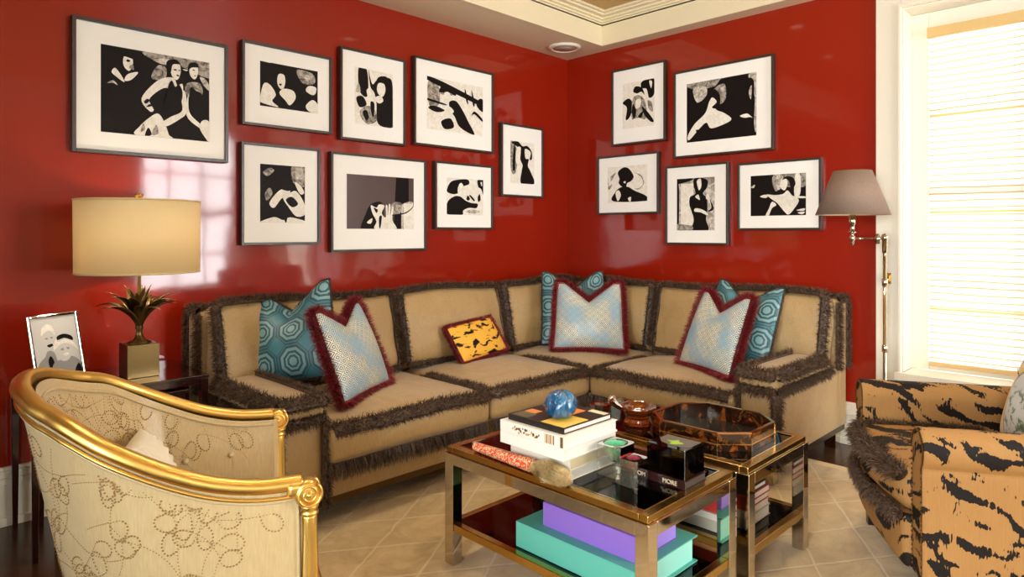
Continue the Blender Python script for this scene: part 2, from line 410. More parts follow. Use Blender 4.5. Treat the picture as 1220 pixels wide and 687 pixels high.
# ------------------------------------------------------------------ room shell
RX, RY, CH, TH = -6.5, -5.6, 2.58, 2.80
struct('wall_left', bx(RX-.2, .30, 0, .2, 0, 3.0), M['wall'])
w = MB()   # right wall with openings for two windows
WY0, WY1, WZ0, WZ1 = -2.37, -3.38, .44, 2.42
VY0, VY1 = -4.25, -5.2
for a, b in ((0, WY0), (WY1, VY0), (VY1, RY-.2)): w.box(0, .30, b, a, 0, 3.0)
for a, b in ((WY0, WY1), (VY0, VY1)):
    w.box(0, .30, b, a, 0, WZ0); w.box(0, .30, b, a, WZ1, 3.0)
struct('wall_right', w, M['wall'])
w = MB()   # wall opposite the long picture wall, with one tall window and one added for fill
FX0, FX1, FZ0, FZ1 = -1.55, -.30, .5, 2.52
GX0, GX1 = -5.3, -3.7
w.box(RX, GX0, RY-.2, RY, 0, 3.0); w.box(GX1, FX0, RY-.2, RY, 0, 3.0); w.box(FX1, 0, RY-.2, RY, 0, 3.0)
for a, b in ((FX0, FX1), (GX0, GX1)): w.box(a, b, RY-.2, RY, 0, FZ0); w.box(a, b, RY-.2, RY, FZ1, 3.0)
struct('wall_front', w, M['cream_wall'])
w = MB(); BY = ((-1.2, -2.7), (-3.3, -4.8))  # unseen back windows, added as openings for fill light
w.box(RX-.2, RX, -1.2, 0, 0, 3.0); w.box(RX-.2, RX, -3.3, -2.7, 0, 3.0); w.box(RX-.2, RX, RY-.2, -4.8, 0, 3.0)
for a, b in BY: w.box(RX-.2, RX, b, a, 0, FZ0); w.box(RX-.2, RX, b, a, FZ1, 3.0)
struct('wall_back', w, M['cream_wall'])
struct('floor', bx(RX-.2, .3, RY-.2, .2, -.1, 0), M['floor'])
# ceiling: dropped border on the walls, raised tray in the middle
w = MB(); SL, SR, SF, SB = .43, .118, .43, .43
w.box(RX, 0, -SL, 0, CH, 2.86); w.box(-SR, 0, RY+SF, -SL, CH, 2.86); w.box(RX, 0, RY, RY+SF, CH, 2.86); w.box(RX, RX+SB, RY+SF, -SL, CH, 2.86)
struct('ceiling', w, M['soffit'])
w = MB(); w.box(RX+SB, -SR, RY+SF, -SL, TH, TH+.05); struct('ceiling_tray', w, M['panel'])
def ring(mb, x0, x1, y0, y1, w_, z0, z1):
    mb.box(x0, x1, y1-w_, y1, z0, z1); mb.box(x0, x1, y0, y0+w_, z0, z1); mb.box(x0, x0+w_, y0+w_, y1-w_, z0, z1); mb.box(x1-w_, x1, y0+w_, y1-w_, z0, z1)
w = MB(); X0, X1, Y0, Y1 = RX+SB, -SR, RY+SF, -SL
ring(w, X0, X1, Y0, Y1, .012, CH-.002, 2.735)
for k, (i_, za, zb) in enumerate(((.012, 2.72, 2.745), (.03, 2.742, 2.757), (.05, 2.755, 2.772), (.085, 2.770, 2.785), (.11, 2.783, 2.8))): ring(w, X0, X1, Y0, Y1, i_, za, zb)
struct('trim_1', w, M['ceil'], .003)
def base(name, x0, x1, y0, y1, horizontal):
    m = MB()
    for za, zb, t in ((0, .035, .028), (.035, .17, .018), (.17, .195, .026), (.195, .225, .021), (.225, .24, .014)):
        if horizontal: m.box(x0, x1, -t, 0, za, zb)
        else: m.box(-t, 0, y0, y1, za, zb)
    return struct(name, m, M['white'], .003)
base('baseboard_left', RX, 0, 0, 0, True)
base('baseboard_right', 0, 0, -2.244, -.03, False)
m = MB(); m.box(-.02, 0, -4.12, -3.51, 0, .24); struct('baseboard_right_rear', m, M['white'], .003)

def window_right(idx, y0, y1, blind):
    fr = MB()
    for a, b in ((y0, y0+.125), (y1-.125, y1)):
        fr.box(-.022, 0, a, b, 0 if a == y0 or True else WZ0, 2.555)
    fr.box(-.024, 0, y1, y0, WZ1, 2.555)
    # raised beads at the casing's inner edge
    fr.box(-.034, -.02, y0, y0+.014, WZ0, WZ1+.014); fr.box(-.034, -.02, y1-.014, y1, WZ0, WZ1+.014); fr.box(-.034, -.02, y1, y0, WZ1, WZ1+.014)
    fr.box(-.001, .149, y1+.009, y0-.009, WZ0, WZ0+.012); fr.box(-.05, -.0245, y1-.03, y0+.03, WZ0-.03, WZ0+.012); fr.box(-.026, -.0005, y1+.001, y0-.001, WZ0-.001, WZ0+.012)                  # stool
    fr.box(-.02, 0, y1, y0, .06, WZ0-.035)                             # panel below the sill
    fr.box(-.03, 0, y1+.06, y0-.06, .16, .36)
    # reveal boards
    fr.box(-.001, .149, y0-.008, y0, WZ0+.0125, WZ1-.0085); fr.box(-.001, .149, y1, y1+.008, WZ0+.0125, WZ1-.0085); fr.box(-.001, .26, y1, y0, WZ1-.008, WZ1)
    # window frame face
    fr.box(.15, .25, y0-.09, y0-.0005, WZ0+.0125, WZ1-.009); fr.box(.15, .25, y1+.0005, y1+.09, WZ0+.0125, WZ1-.009); fr.box(.151, .25, y1+.091, y0-.091, WZ0+.0125, WZ0+.04); fr.box(.151, .25, y1+.091, y0-.091, 2.33, WZ1-.009)
    fr.box(.20, .25, y1, y0, 1.40, 1.45)
    for k in (1,): fr.box(.21, .235, (y0+y1)/2-.012, (y0+y1)/2+.012, WZ0, WZ1)
    for z in (.92, 1.88): fr.box(.21, .235, y1, y0, z-.01, z+.01)
    o = struct('window_%d' % idx, fr, M['white'], .002)
    g = MB(); g.box(.219, .223, y1+.08, y0-.08, WZ0+.02, 2.34); g.build('window_pane', M['winglass'], o)
    return o
window_right(1, WY0, WY1, True); window_right(2, VY0, VY1, True)
# third window, opposite the long picture wall, then windows added for fill
def sash_window(idx, T, x0, x1):
    "window seen from inside: local x across, local y 0 at the wall face, outside at -y"
    fr = MB()
    for q in ((x0-.12, x0, 0, .022, 0, 2.575), (x1, x1+.12, 0, .022, 0, 2.575), (x0+.0005, x1-.0005, 0, .021, FZ1, 2.575), (x0-.05, x1+.05, .0225, .06, FZ0-.03, FZ0), (x0, x1, -.19, .02, FZ0-.03, FZ0+.0005),
              (x0, x0+.05, -.16, -.1, FZ0, FZ1), (x1-.05, x1, -.16, -.1, FZ0, FZ1), (x0+.051, x1-.051, -.16, -.101, FZ1-.05, FZ1), (x0+.051, x1-.051, -.16, -.101, FZ0+.001, FZ0+.05), (x0+.051, x1-.051, -.16, -.102, 1.44, 1.5)): fr.box(*q, T=T)
    for k in (1, 2):
        x = x0+(x1-x0)*k/3; fr.box(x-.012, x+.012, -.15, -.12, FZ0, FZ1, T=T)
    for z in (.97, 1.95): fr.box(x0+.051, x1-.051, -.149, -.121, z-.012, z+.012, T=T)
    o = struct('window_%d' % idx, fr, M['white'], .002)
    g = MB(); g.box(x0+.04, x1-.04, -.14, -.136, FZ0+.04, FZ1-.04, T=T); g.build('window_pane', M['winglass'], o)
TF = Matrix.Translation((0, RY, 0)); TB = Matrix.Translation((RX, 0, 0)) @ Matrix.Rotation(-PI/2, 4, 'Z')
sash_window(3, TF, FX0, FX1); sash_window(4, TF, GX0, GX1); sash_window(5, TB, 1.2, 2.7); sash_window(6, TB, 3.3, 4.8)  # after the third, the windows are made up, unseen, for fill light

def shade(y0, y1, label):
    t = thing('window_shade', label, 'window shade', (.14, (y0+y1)/2, WZ0))
    m = MB(); P = []
    for i in range(60):
        z = .50+(2.29-.50)*i/59; r_ = []
        for j in range(14):
            y = y0-(y0-y1)*j/13; r_.append((.150+.0035*math.sin(z*29)+.0015*math.sin(y*9+z*4), y, z))
        P.append(r_)
    m.grid(P); m.build('woven_sheet', M['blind'], t)
    m = MB(); m.box(.115, .145, y1-.005, y0+.005, 2.265, 2.32); m.build('valance', M['valance'], t, .003)
    m = MB(); m.box(.138, .160, y1, y0, .478, .50); m.build('bottom_rail', M['valance'], t, .003)
shade(WY0-.094, WY1+.094, 'pale woven roller shade with tan cords drawn down in the window by the floor lamp')
shade(VY0-.094, VY1+.094, 'pale woven roller shade in the far window beyond the armchair')

# ceiling speaker
t = thing('ceiling_speaker', 'round white flush fixture in the dropped ceiling above the wall corner', 'ceiling fixture', (-.30, -.227, CH))
m = MB(); m.lathe([(.088, 0), (.118, 0), (.120, -.006), (.108, -.016), (.094, -.018), (.088, -.012)], 40, (-.30, -.227, CH)); m.build('rim', M['white'], t)
m = MB(); m.lathe([(.0, -.012), (.088, -.012), (.089, 0)], 40, (-.30, -.227, CH)); m.build('grille', plain('speaker_grille', srgb(186, 170, 150), .7), t)

# rug
RZ = .010
m = MB(); m.box(-3.36, -.50, -4.7, -.62, 0.0005, RZ); r_ = m.build('area_rug', M['rug'], None, .003)
tag(r_, 'cream rug with a raised diamond lattice under the coffee tables', 'rug')
m = MB(); 
for a in ((-.50, -.44, -4.76, -.56), (-3.42, -3.36, -4.76, -.56), (-3.36, -.50, -4.76, -4.7), (-3.36, -.50, -.62, -.56)): m.box(a[0], a[1], a[2], a[3], 0.0005, RZ-.001)
m.build('rug_border', M['rugedge'], r_, .003)

# ------------------------------------------------------------------ sofa
sofa = thing('sectional_sofa', 'L-shaped gold velvet sectional sofa trimmed with brown brush fringe', 'sofa', (-1.4, -.5, 0))
FAB, FUR = M['gold_fab'], M['fur']
SY = -1.0; SXL = -2.89; SYR = -2.11
def Lf(x, y, z): return (x, y, z)                 # left section: runs along the long wall
def Rf(x, y, z): return (y, -x, z)                # right section: local x runs down the right wall
TL = Matrix.Identity(4); TR = Matrix(((0, 1, 0, 0), (-1, 0, 0, 0), (0, 0, 1, 0), (0, 0, 0, 1)))
# base
m = MB(); m.rbox((-1.86, -.52, .20), (1.66, .93, .15), .012, 6); m.build('seat_base', FAB, sofa)
m = MB(); m.rbox((-.52, -.99, .20), (.96, 1.88, .15), .012, 6); m.build('seat_base', FAB, sofa)
# rail and legs
m = MB(); m.box(-2.87, -.99, -.975, -.95, .095, .127); m.box(-2.87, -2.845, -.95, -.08, .095, .127); m.box(-.985, -.96, -2.09, -.98, .095, .127); m.box(-.985, -.06, -2.095, -2.07, .095, .127)
m.build('plinth_rail', M['dbronze'], sofa, .002)
for x, y, zb in ((-.115, -2.045, 0), (-.93, -2.045, RZ), (-2.82, -.10, 0), (-2.81, -.92, RZ), (-.93, -.93, RZ), (-.12, -.12, 0)):
    m = MB(); m.taper((x, y), (.055, .06), (.10, .075), zb+.0005, .127); m.build('leg', M['chrome'], sofa, .002)
# arms
def arm(T, xa, xb, y0, inner):
    "xa..xb across, front at y0 (local), back near y=-.36"
    o = MB(); cx = (xa+xb)/2; w_ = abs(xb-xa)
    o.rbox((cx, (y0-.06)/2, .295), (w_, abs(y0)-.06, .34), .018, 6, T=T)
    pad = MB(); pad.rbox((cx, (y0-.36)/2+.0, .50), (w_+.012, abs(y0)-.36+.012, .085), .03, 8, (0, .0, .012), T=T)
    a = o.build('arm', FAB, sofa); p = pad.build('arm_pad', FAB, a)
    f = Fur(); tf = lambda pts: np.array([tuple(T @ Vector(q)) for q in pts]); nv = lambda v: np.array(tuple(T.to_3x3() @ Vector(v)))
    for sx, x in ((-1, min(xa, xb)), (1, max(xa, xb))):
        xx = x+sx*.004
        f.band(tf(fill([(xx, y0, .535), (xx, -.40, .535)])), nv((sx*.7, 0, .7)), .060, .028, 3600)
        f.band(tf(fill([(xx, y0, .462), (xx, -.30, .462)])), nv((sx, 0, .1)), .036, .028, 2600, droop=.9)
        if sx != inner or True:
            f.band(tf(fill([(xx, y0-.004, .45), (xx, y0-.004, .10)])), nv((sx*.55, -.8, 0)), .048, .028, 2600, droop=.9)
    f.band(tf(fill([(min(xa, xb), y0-.006, .535), (max(xa, xb), y0-.006, .535)], .03)), nv((0, -.7, .7)), .060, .028, 3800)
    f.band(tf(fill([(min(xa, xb), y0-.006, .462), (max(xa, xb), y0-.006, .462)], .03)), nv((0, -1, .1)), .036, .030, 2600, droop=.9)
    f.build('fringe_trim', FUR, a)
arm(TL, -2.885, -2.69, SY, 1)
arm(TR, 1.925, 2.105, SY, -1)
# back frame
def backframe(T, x0, x1, endx, sgn):
    o = MB(); o.rbox(((x0+x1)/2, -.125, .49), (x1-x0, .15, .72), .045, 8, T=T)
    b = o.build('back_frame', FAB, sofa); f = Fur()
    tf = lambda pts: np.array([tuple(T @ Vector(q)) for q in pts]); nv = lambda v: np.array(tuple(T.to_3x3() @ Vector(v)))
    f.band(tf(fill([(x0+.02, -.16, .846), (x1-.02, -.16, .846)])), nv((0, -.45, .9)), .045, .026, 2400)
    # end face: fringe runs down both edges
    for y in (-.195, -.062):
        f.band(tf(fill([(endx, y, .82), (endx, y, .66), (endx, y, .45)])), nv((sgn, -.5 if y < -.1 else .3, 0)), .036, .028, 2600)
    f.band(tf(fill([(endx, -.19, .838), (endx, -.07, .838)], .03)), nv((sgn, 0, .8)), .036, .028, 2600)
    f.build('fringe_trim', FUR, b)
backframe(TL, SXL, -.05, SXL+.004, -1)
backframe(TR, .20, -SYR, -SYR-.004, 1)
# seat cushions
def seat(T, x0, x1, y0, y1, front=True, sides=(False, False)):
    w_ = x1-x0; d = y1-y0; cx, cy = (x0+x1)/2, (y0+y1)/2
    ph = random.random()*6
    def fn(q):
        u = (q.x-cx)/(w_/2); v = (q.y-cy)/(d/2)
        if q.z > .36: q.z += .004*math.sin(u*5+ph)*math.cos(v*4+ph) + .0022*math.sin(u*15+v*5+ph)*max(0, -v)*(1-u*u)
        if v < -.6: q.y += .006*math.sin(u*4+ph)
        return q
    o = MB(); o.rbox((cx, cy, .345), (w_-.006, d, .145), .035, 14, (0, .016, .046), T=T, fn=fn)
    c = o.build('seat_cushion', FAB, sofa); f = Fur()
    tf = lambda pts: np.array([tuple(T @ Vector(q)) for q in pts]); nv = lambda v: np.array(tuple(T.to_3x3() @ Vector(v)))
    pts = []; ns = []
    def seg(a, b, n_, n=14):
        for k in range(n+1):
            t = k/n; pts.append((a[0]+(b[0]-a[0])*t, a[1]+(b[1]-a[1])*t, .402+.004*math.sin(t*9+ph)+.006*math.sin(t*PI))); ns.append(n_)
    if sides[0]: seg((x0+.012, y1-.22, 0), (x0+.012, y0+.03, 0), (-.35, 0, .9))
    if front: seg((x0+.03, y0+.010, 0), (x1-.03, y0+.010, 0), (0, -.75, .65))
    if sides[1]: seg((x1-.012, y0+.03, 0), (x1-.012, y1-.22, 0), (.35, 0, .9))
    f.band(tf(pts), np.array([nv(n) for n in ns]), .058, .027, 4000, droop=.6)
    f.build('fringe_trim', FUR, c)
    if front:
        f = Fur(); f.band(tf(fill([(x0+.01, y0+.02, .268), (x1-.01, y0+.02, .268)])), nv((0, -1, .0)), .012, .058, 2600, straight=True)
        f.build('hanging_fringe', FUR, c)
seat(TL, -2.688, -1.795, -1.03, -.26, True, (False, True))
seat(TL, -1.79, -1.005, -1.03, -.26, True, (True, True))
seat(TL, -1.0, -.26, -1.0, -.26, False, (True, False))
# front edge trim of the corner cushion
seat(TR, 1.02, 1.92, -1.03, -.26, True, (True, False))
# back cushions
def backc(T, x0, x1, yb=-.30, z0=.43, h=.437, tilt=13, pf=.042):
    w_ = x1-x0; cx = (x0+x1)/2; th = .15
    R_ = T @ Matrix.Translation((cx, yb, z0)) @ Matrix.Rotation(math.radians(-tilt), 4, 'X')
    ph = random.random()*6
    def fn(q):
        u = q.x/(w_/2); v = (q.z-h/2)/(h/2)
        if q.y < 0: q.y += .006*math.sin(u*6+ph+v*2)*(1-abs(v))+.004*math.sin(v*7+ph)
        if q.y < 0: q.y += .0035*math.sin(u*17+ph*3+v*3)*max(0, v)**.8*(1-abs(u)) + .003*math.sin((u+v)*11+ph)*max(0, -v)*(1-u*u)
        q.z += .010*math.sin(u*3+ph)*(1 if v > 0 else 0)*v
        q.x += .006*math.sin(v*4+ph)*u
        return q
    o = MB(); o.rbox((0, 0, h/2), (w_-.012, th, h), .045, 14, (0, pf, 0), T=R_, fn=fn)
    c = o.build('back_cushion', FAB, sofa); f = Fur(); hw = w_/2-.024
    loop = []; ns = []
    for (a, b), n_ in ((((-hw, .03), (-hw, h-.02)), (-.7, -.7, 0)), (((-hw+.02, h-.002), (hw-.02, h-.002)), (0, -.5, .85)), (((hw, h-.02), (hw, .03)), (.7, -.7, 0))):
        n = 14
        for k in range(n+1):
            t_ = k/n; x = a[0]+(b[0]-a[0])*t_; z = a[1]+(b[1]-a[1])*t_
            z2 = z+.010*math.sin(x/(w_/2)*3+ph)*max(0, (z-h/2)/(h/2))
            loop.append(tuple(R_ @ Vector((x, -th/2+.008, z2)))); ns.append(tuple(R_.to_3x3() @ Vector(n_)))
    f.band(loop, ns, .050, .026, 3400, droop=.3)
    bl = [tuple(R_ @ Vector((-hw+2*hw*k/12, -th/2+.006, .012))) for k in range(13)]
    f.band(bl, R_.to_3x3() @ Vector((0, -1, -.2)), .03, .02, 1500)
    f.build('fringe_trim', FUR, c)
backc(TL, -2.86, -1.845)
backc(TL, -1.84, -1.015)
backc(TL, -1.01, -.25, yb=-.30, tilt=12)
backc(TR, .44, 1.0, yb=-.30, tilt=12)
backc(TR, 1.005, 2.09)

# ------------------------------------------------------------------ pillows
def pillow(name, label, cat, mat, bl, br, H, lean, yaw_hint=None, T_=.13, chop=0.0, edge='fringe', emat=None, uvs=3.0, W=None, back=None, fl=.034, grp=None, roll=0, chopx=0.0, pinch=.06, uvoff=(0, 0)):
    "pillow standing on its lower edge bl-br, leaning back by `lean` degrees"
    a, b = Vector(bl), Vector(br); X = (b-a); X.z = 0; Wd = W or X.length; X.normalize(); Y = Vector((0, 0, 1)).cross(X)
    mid = (a+b)/2
    Rm = Matrix.Translation(mid) @ Matrix(((X.x, Y.x, 0, 0), (X.y, Y.y, 0, 0), (0, 0, 1, 0), (0, 0, 0, 1))) @ Matrix.Rotation(math.radians(-lean), 4, 'X') @ Matrix.Rotation(math.radians(roll), 4, 'Y')
    N = 30
    def sh(u, v):
        x = Wd/2*u*(1-pinch*(1-v*v)); z = H/2*v*(1-pinch*.8*(1-u*u))
        cz = 0
        if chop:
            k = max(0., 1-abs(u-chopx)/.8); up = max(0., (v+.2)/1.2)
            z -= chop*(k**1.15)*up**1.5
            x *= 1-.10*up**2*(1-k)
            cz = k*up
        return x, z, cz
    t = thing(name, label, cat, tuple(mid), grp)
    m = MB()
    for sg in (-1, 1):
        P = []; U = []
        for i in range(N+1):
            u = math.sin((-1+2*i/N)*PI/2); r_ = []; ur = []
            for j in range(N+1):
                v = math.sin((-1+2*j/N)*PI/2); x, z, cz = sh(u, v)
                th = T_/2*(max(0, (1-u**2)*(1-v**2))**.42)*(1-.45*cz)
                th += .0025*math.sin(u*9+v*4)*(1-u*u)*(1-v*v)
                r_.append((x, sg*th, z+H/2)); ur.append(((u*.5+.5)*uvs*Wd/max(Wd, H)+uvoff[0], (v*.5+.5)*uvs*H/max(Wd, H)+uvoff[1]))
            P.append(r_); U.append(ur)
        if sg > 0: P = P[::-1]; U = U[::-1]
        m.grid(P, 0, uvs=U, T=Rm)
    m.build('cover', mat, t)
    # edge trim
    pts = []; ns = []; q = 18
    for k in range(4*q):
        s_, f_ = k//q, -1+2*(k % q)/q
        u, v = [(f_, -1), (1, f_), (-f_, 1), (-1, -f_)][s_]
        x, z, _ = sh(u, v); pts.append(Vector((x, 0, z+H/2)))
    for k in range(len(pts)):
        d = pts[(k+1) % len(pts)]-pts[k-1]; ns.append(Vector((d.z, 0, -d.x)).normalized())
    R3 = Rm.to_3x3(); pw = [tuple(Rm @ p) for p in pts]; nw = [tuple(R3 @ n) for n in ns]
    f = Fur()
    if edge == 'fringe': f.band(pw, nw, .028, fl, 6500, droop=.15, spread=.45, bw=.002, closed=True, ct=.9)
    else: f.band(pw, nw, .010, .006, 2500, droop=.1, bw=.0015, closed=True, ct=1.)
    f.build('edge_fringe' if edge == 'fringe' else 'edge_piping', emat, t)
    return t
OG = None
pillow('octagon_pillow', 'teal pillow with octagon pattern leaning behind the left blue pillow', 'pillow', M['oct'], (-2.655, -.36, .505), (-2.485, -.68, .505), .46, 16, chop=.11, edge='rope', emat=M['rope'], uvs=2.7, W=.45, roll=-13, T_=.14)
pillow('satin_pillow', 'blue satin pillow with burgundy brush fringe beside the left sofa arm', 'pillow', M['fret'], (-2.545, -.87, .465), (-2.13, -.66, .465), .42, 22, chop=.09, emat=M['burg'], W=.42, roll=-2)
pillow('lumbar_pillow', 'small yellow tiger-striped lumbar pillow with burgundy fringe on the middle seat', 'pillow', M['tiger2'], (-1.555, -.52, .465), (-1.13, -.47, .465), .23, 34, emat=M['burg'], W=.42, fl=.018, T_=.10, pinch=.02, roll=-4)
pillow('octagon_pillow', 'pale teal octagon-pattern pillow in the corner of the sofa, behind a blue one', 'pillow', M['oct'], (-.77, -.44, .46), (-.43, -.72, .46), .49, 14, chop=.11, edge='rope', emat=M['rope'], uvs=2.7, W=.46, T_=.13, uvoff=(.3, .1))
pillow('satin_pillow', 'blue satin pillow with burgundy brush fringe in the sofa corner', 'pillow', M['fret'], (-.86, -.60, .465), (-.58, -.97, .465), .43, 17, chop=.12, emat=M['burg'], W=.45, uvoff=(.4, .2))
pillow('satin_pillow', 'silvery blue satin pillow with burgundy fringe near the right sofa arm', 'pillow', M['fret'], (-.70, -1.42, .465), (-.83, -1.80, .465), .43, 22, chop=.10, emat=M['burg'], W=.40, uvoff=(.8, .5), roll=2)
pillow('octagon_pillow', 'teal octagon-pattern pillow propped against the right sofa arm', 'pillow', M['oct'], (-.50, -1.42, .47), (-.57, -1.86, .47), .47, 20, chop=.11, edge='rope', emat=M['rope'], uvs=2.7, W=.47, T_=.14, uvoff=(.1, .6), roll=4)

# ------------------------------------------------------------------ lettering helper
def text_geo(body, size, extr=.0006):
    cu = bpy.data.curves.new('lettering_source', 'FONT'); cu.body = body; cu.size = size; cu.extrude = extr; cu.align_x = 'CENTER'
    o = bpy.data.objects.new('lettering_source', cu); COL.objects.link(o)
    dg = bpy.context.evaluated_depsgraph_get(); me = bpy.data.meshes.new_from_object(o.evaluated_get(dg))
    vs = [tuple(v.co) for v in me.vertices]; fs = [tuple(p.vertices) for p in me.polygons]
    bpy.data.objects.remove(o); bpy.data.curves.remove(cu); bpy.data.meshes.remove(me); return vs, fs

# ------------------------------------------------------------------ coffee tables
def coffee(x0, x1, y0, y1, label, zg):
    t = thing('coffee_table', label, 'coffee table', ((x0+x1)/2, (y0+y1)/2, zg))
    W_ = .044; m = MB()
    m.box(x0+W_, x1-W_, y0, y0+W_-.006, .372, .41); m.box(x0+W_, x1-W_, y1-W_+.006, y1, .372, .41); m.box(x0, x0+W_-.006, y0+W_, y1-W_, .372, .41); m.box(x1-W_+.006, x1, y0+W_, y1-W_, .372, .41)
    m.build('apron_frame', M['chrome'], t, .0015)
    for a in (x0, x1-W_):
        for b in (y0, y1-W_):
            l = MB(); l.box(a, a+W_, b, b+W_, zg+.0005, .41); l.build('leg', M['chrome'], t, .0015)
    m = MB(); i = .007; w_ = .030
    for (a, b, c, d) in ((x0+i, x1-i, y0+i, y0+i+w_), (x0+i, x1-i, y1-i-w_, y1-i), (x0+i, x0+i+w_, y0+i+w_, y1-i-w_), (x1-i-w_, x1-i, y0+i+w_, y1-i-w_)): m.box(a, b, c, d, .4102, .4315)
    m.build('brass_rim', M['brass'], t, .002)
    m = MB(); j = i+w_; s_ = .004
    for (a, b, c, d) in ((x0+j, x1-j, y0+j, y0+j+s_), (x0+j, x1-j, y1-j-s_, y1-j), (x0+j, x0+j+s_, y0+j+s_, y1-j-s_), (x1-j-s_, x1-j, y0+j+s_, y1-j-s_)): m.box(a, b, c, d, .412, .4325)
    m.build('chrome_fillet', M['chrome'], t)
    m = MB(); k = j+s_; m.box(x0+k, x1-k, y0+k, y1-k, .421, .4295); m.build('glass_top', M['smoke'], t)
    m = MB(); i = .004; w_ = .026
    for (a, b, c, d) in ((x0+W_, x1-W_, y0+i, y0+i+w_), (x0+W_, x1-W_, y1-i-w_, y1-i), (x0+i, x0+i+w_, y0+W_, y1-W_), (x1-i-w_, x1-i, y0+W_, y1-W_)): m.box(a, b, c, d, .132, .160)
    sh = m.build('shelf_rim', M['brass'], t, .002)
    m = MB(); m.box(x0+i+w_, x1-i-w_, y0+i+w_, y1-i-w_, .150, .1585); m.build('glass_shelf', M['smoke2'], sh)
    return t
coffee(-2.505, -2.0, -2.402, -1.537, 'nickel and brass smoked-glass coffee table carrying the brush and white books', RZ)
coffee(-1.955, -1.459, -2.425, -1.575, 'nickel and brass smoked-glass coffee table carrying the octagonal tray', RZ)

# ------------------------------------------------------------------ books
def book(name, label, x0, x1, y0, y1, z0, z1, cov, pages, spine='x-', grp=None, overhang=.004, tc=.0028, art=None):
    "spine on one side; the page block shows on the others"
    t = thing(name, label, 'book', ((x0+x1)/2, (y0+y1)/2, z0), grp)
    m = MB(); m.box(x0, x1, y0, y1, z0, z0+tc); m.box(x0, x1, y0, y1, z1-tc, z1)
    if spine == 'x-': m.box(x0, x0+.003, y0, y1, z0+tc, z1-tc)
    if spine == 'y-': m.box(x0, x1, y0, y0+.003, z0+tc, z1-tc)
    m.build('cover', cov, t, .0008)
    p = MB(); o = overhang
    p.box(x0+(.003 if spine == 'x-' else o), x1-o, y0+(.003 if spine == 'y-' else o), y1-o, z0+tc, z1-tc); p.build('page_block', pages, t)
    return t
PG = M['pages']; BW = M['bookwhite']; Z0 = .4325
tan_pg = m_pages('tan_book_pages', srgb(214, 200, 166), srgb(170, 150, 110))
book('art_book', 'lowest white book of the stack beside the brush', -2.446, -2.195, -2.078, -1.83, Z0-.002, .462, BW, PG)
book('art_book', 'white book with tan pages, second from the bottom of the stack', -2.450, -2.20, -2.08, -1.82, .4625, .4995, plain('grey_cover', srgb(206, 200, 186), .4), tan_pg)
book('art_book', 'large plain white book directly under the one with the gold ornamental spine', -2.482, -2.205, -2.082, -1.802, .500, .538, BW, PG)
t = book('art_book', 'large white book with a gold ornamental spine, second from the top', -2.482, -2.205, -2.082, -1.802, .5385, .575, BW, PG)
m = MB(); random.seed(3)
for k in range(34):
    y = -1.86-.0036*k+random.uniform(-.002, .002); z = .556+random.uniform(-.009, .009); r_ = random.uniform(.0016, .0042)
    m.add([(-2.4826, y+r_*math.cos(a), z+r_*math.sin(a)*1.3) for a in np.linspace(0, 2*PI, 7)[:-1]], [(0,1,2,3,4,5)], k % 2)
INKS = [plain('gold_ink', srgb(196, 152, 74), .4), plain('umber_ink', srgb(110, 72, 34), .5)]
m.build('spine_ornament', INKS, t); m = MB()
for k in range(6): m.box(-2.4828, -2.482, -2.004-.007*k-.004, -2.004-.007*k, .5425, .571, k % 2)
m.build('spine_stripes', INKS, t); m = MB(); m.box(-2.4828, -2.482, -2.079, -2.068, .5405, .573, 1); m.build('spine_band', INKS, t)
t = book('art_book', 'thin book with yellow, orange and black cover on top of the white books', -2.462, -2.215, -2.066, -1.82, .5755, .594, plain('black_cover', srgb(30, 26, 24), .35), m_pages('pink_white_pages', srgb(246, 232, 226), srgb(226, 170, 160)))
m = MB(); zz = .5944
def patch(x0, x1, y0, y1, i, z=zz): m.add([(x0, y0, z), (x1, y0, z), (x1, y1, z), (x0, y1, z)], [(0,1,2,3)], i)
patch(-2.455, -2.33, -2.060, -1.96, 0); patch(-2.33, -2.22, -2.06, -1.93, 3); patch(-2.32, -2.25, -1.985, -1.93, 1, zz+.0003); patch(-2.30, -2.22, -1.92, -1.83, 0); patch(-2.40, -2.36, -1.885, -1.835, 1); patch(-2.455, -2.40, -1.90, -1.83, 2); patch(-2.25, -2.222, -2.06, -1.99, 4, zz+.0003)
m.build('cover_artwork', [plain('cover_yellow', srgb(242, 200, 84), .35), plain('cover_orange', srgb(222, 140, 74), .35), plain('cover_olive', srgb(96, 92, 66), .35), plain('cover_black', srgb(34, 28, 24), .35), plain('cover_cream', srgb(226, 214, 180), .4)], t)
# turquoise and purple books on the near shelf
tq = plain('turquoise_cloth', srgb(86, 172, 156), .5); tqp = plain('pale_turquoise_edge', srgb(150, 222, 208), .55)
pu = plain('purple_cloth', srgb(132, 98, 190), .5); pup = plain('lilac_edge', srgb(160, 132, 226), .5)
book('large_book', 'large turquoise book lying on the shelf of the near coffee table', -2.46, -2.125, -2.335, -1.855, .1605, .243, tq, tqp, overhang=.012, tc=.004)
book('large_book', 'purple book on top of the turquoise one on the low shelf', -2.42, -2.19, -2.30, -1.94, .2435, .32, pu, pup, overhang=.003, tc=.002)
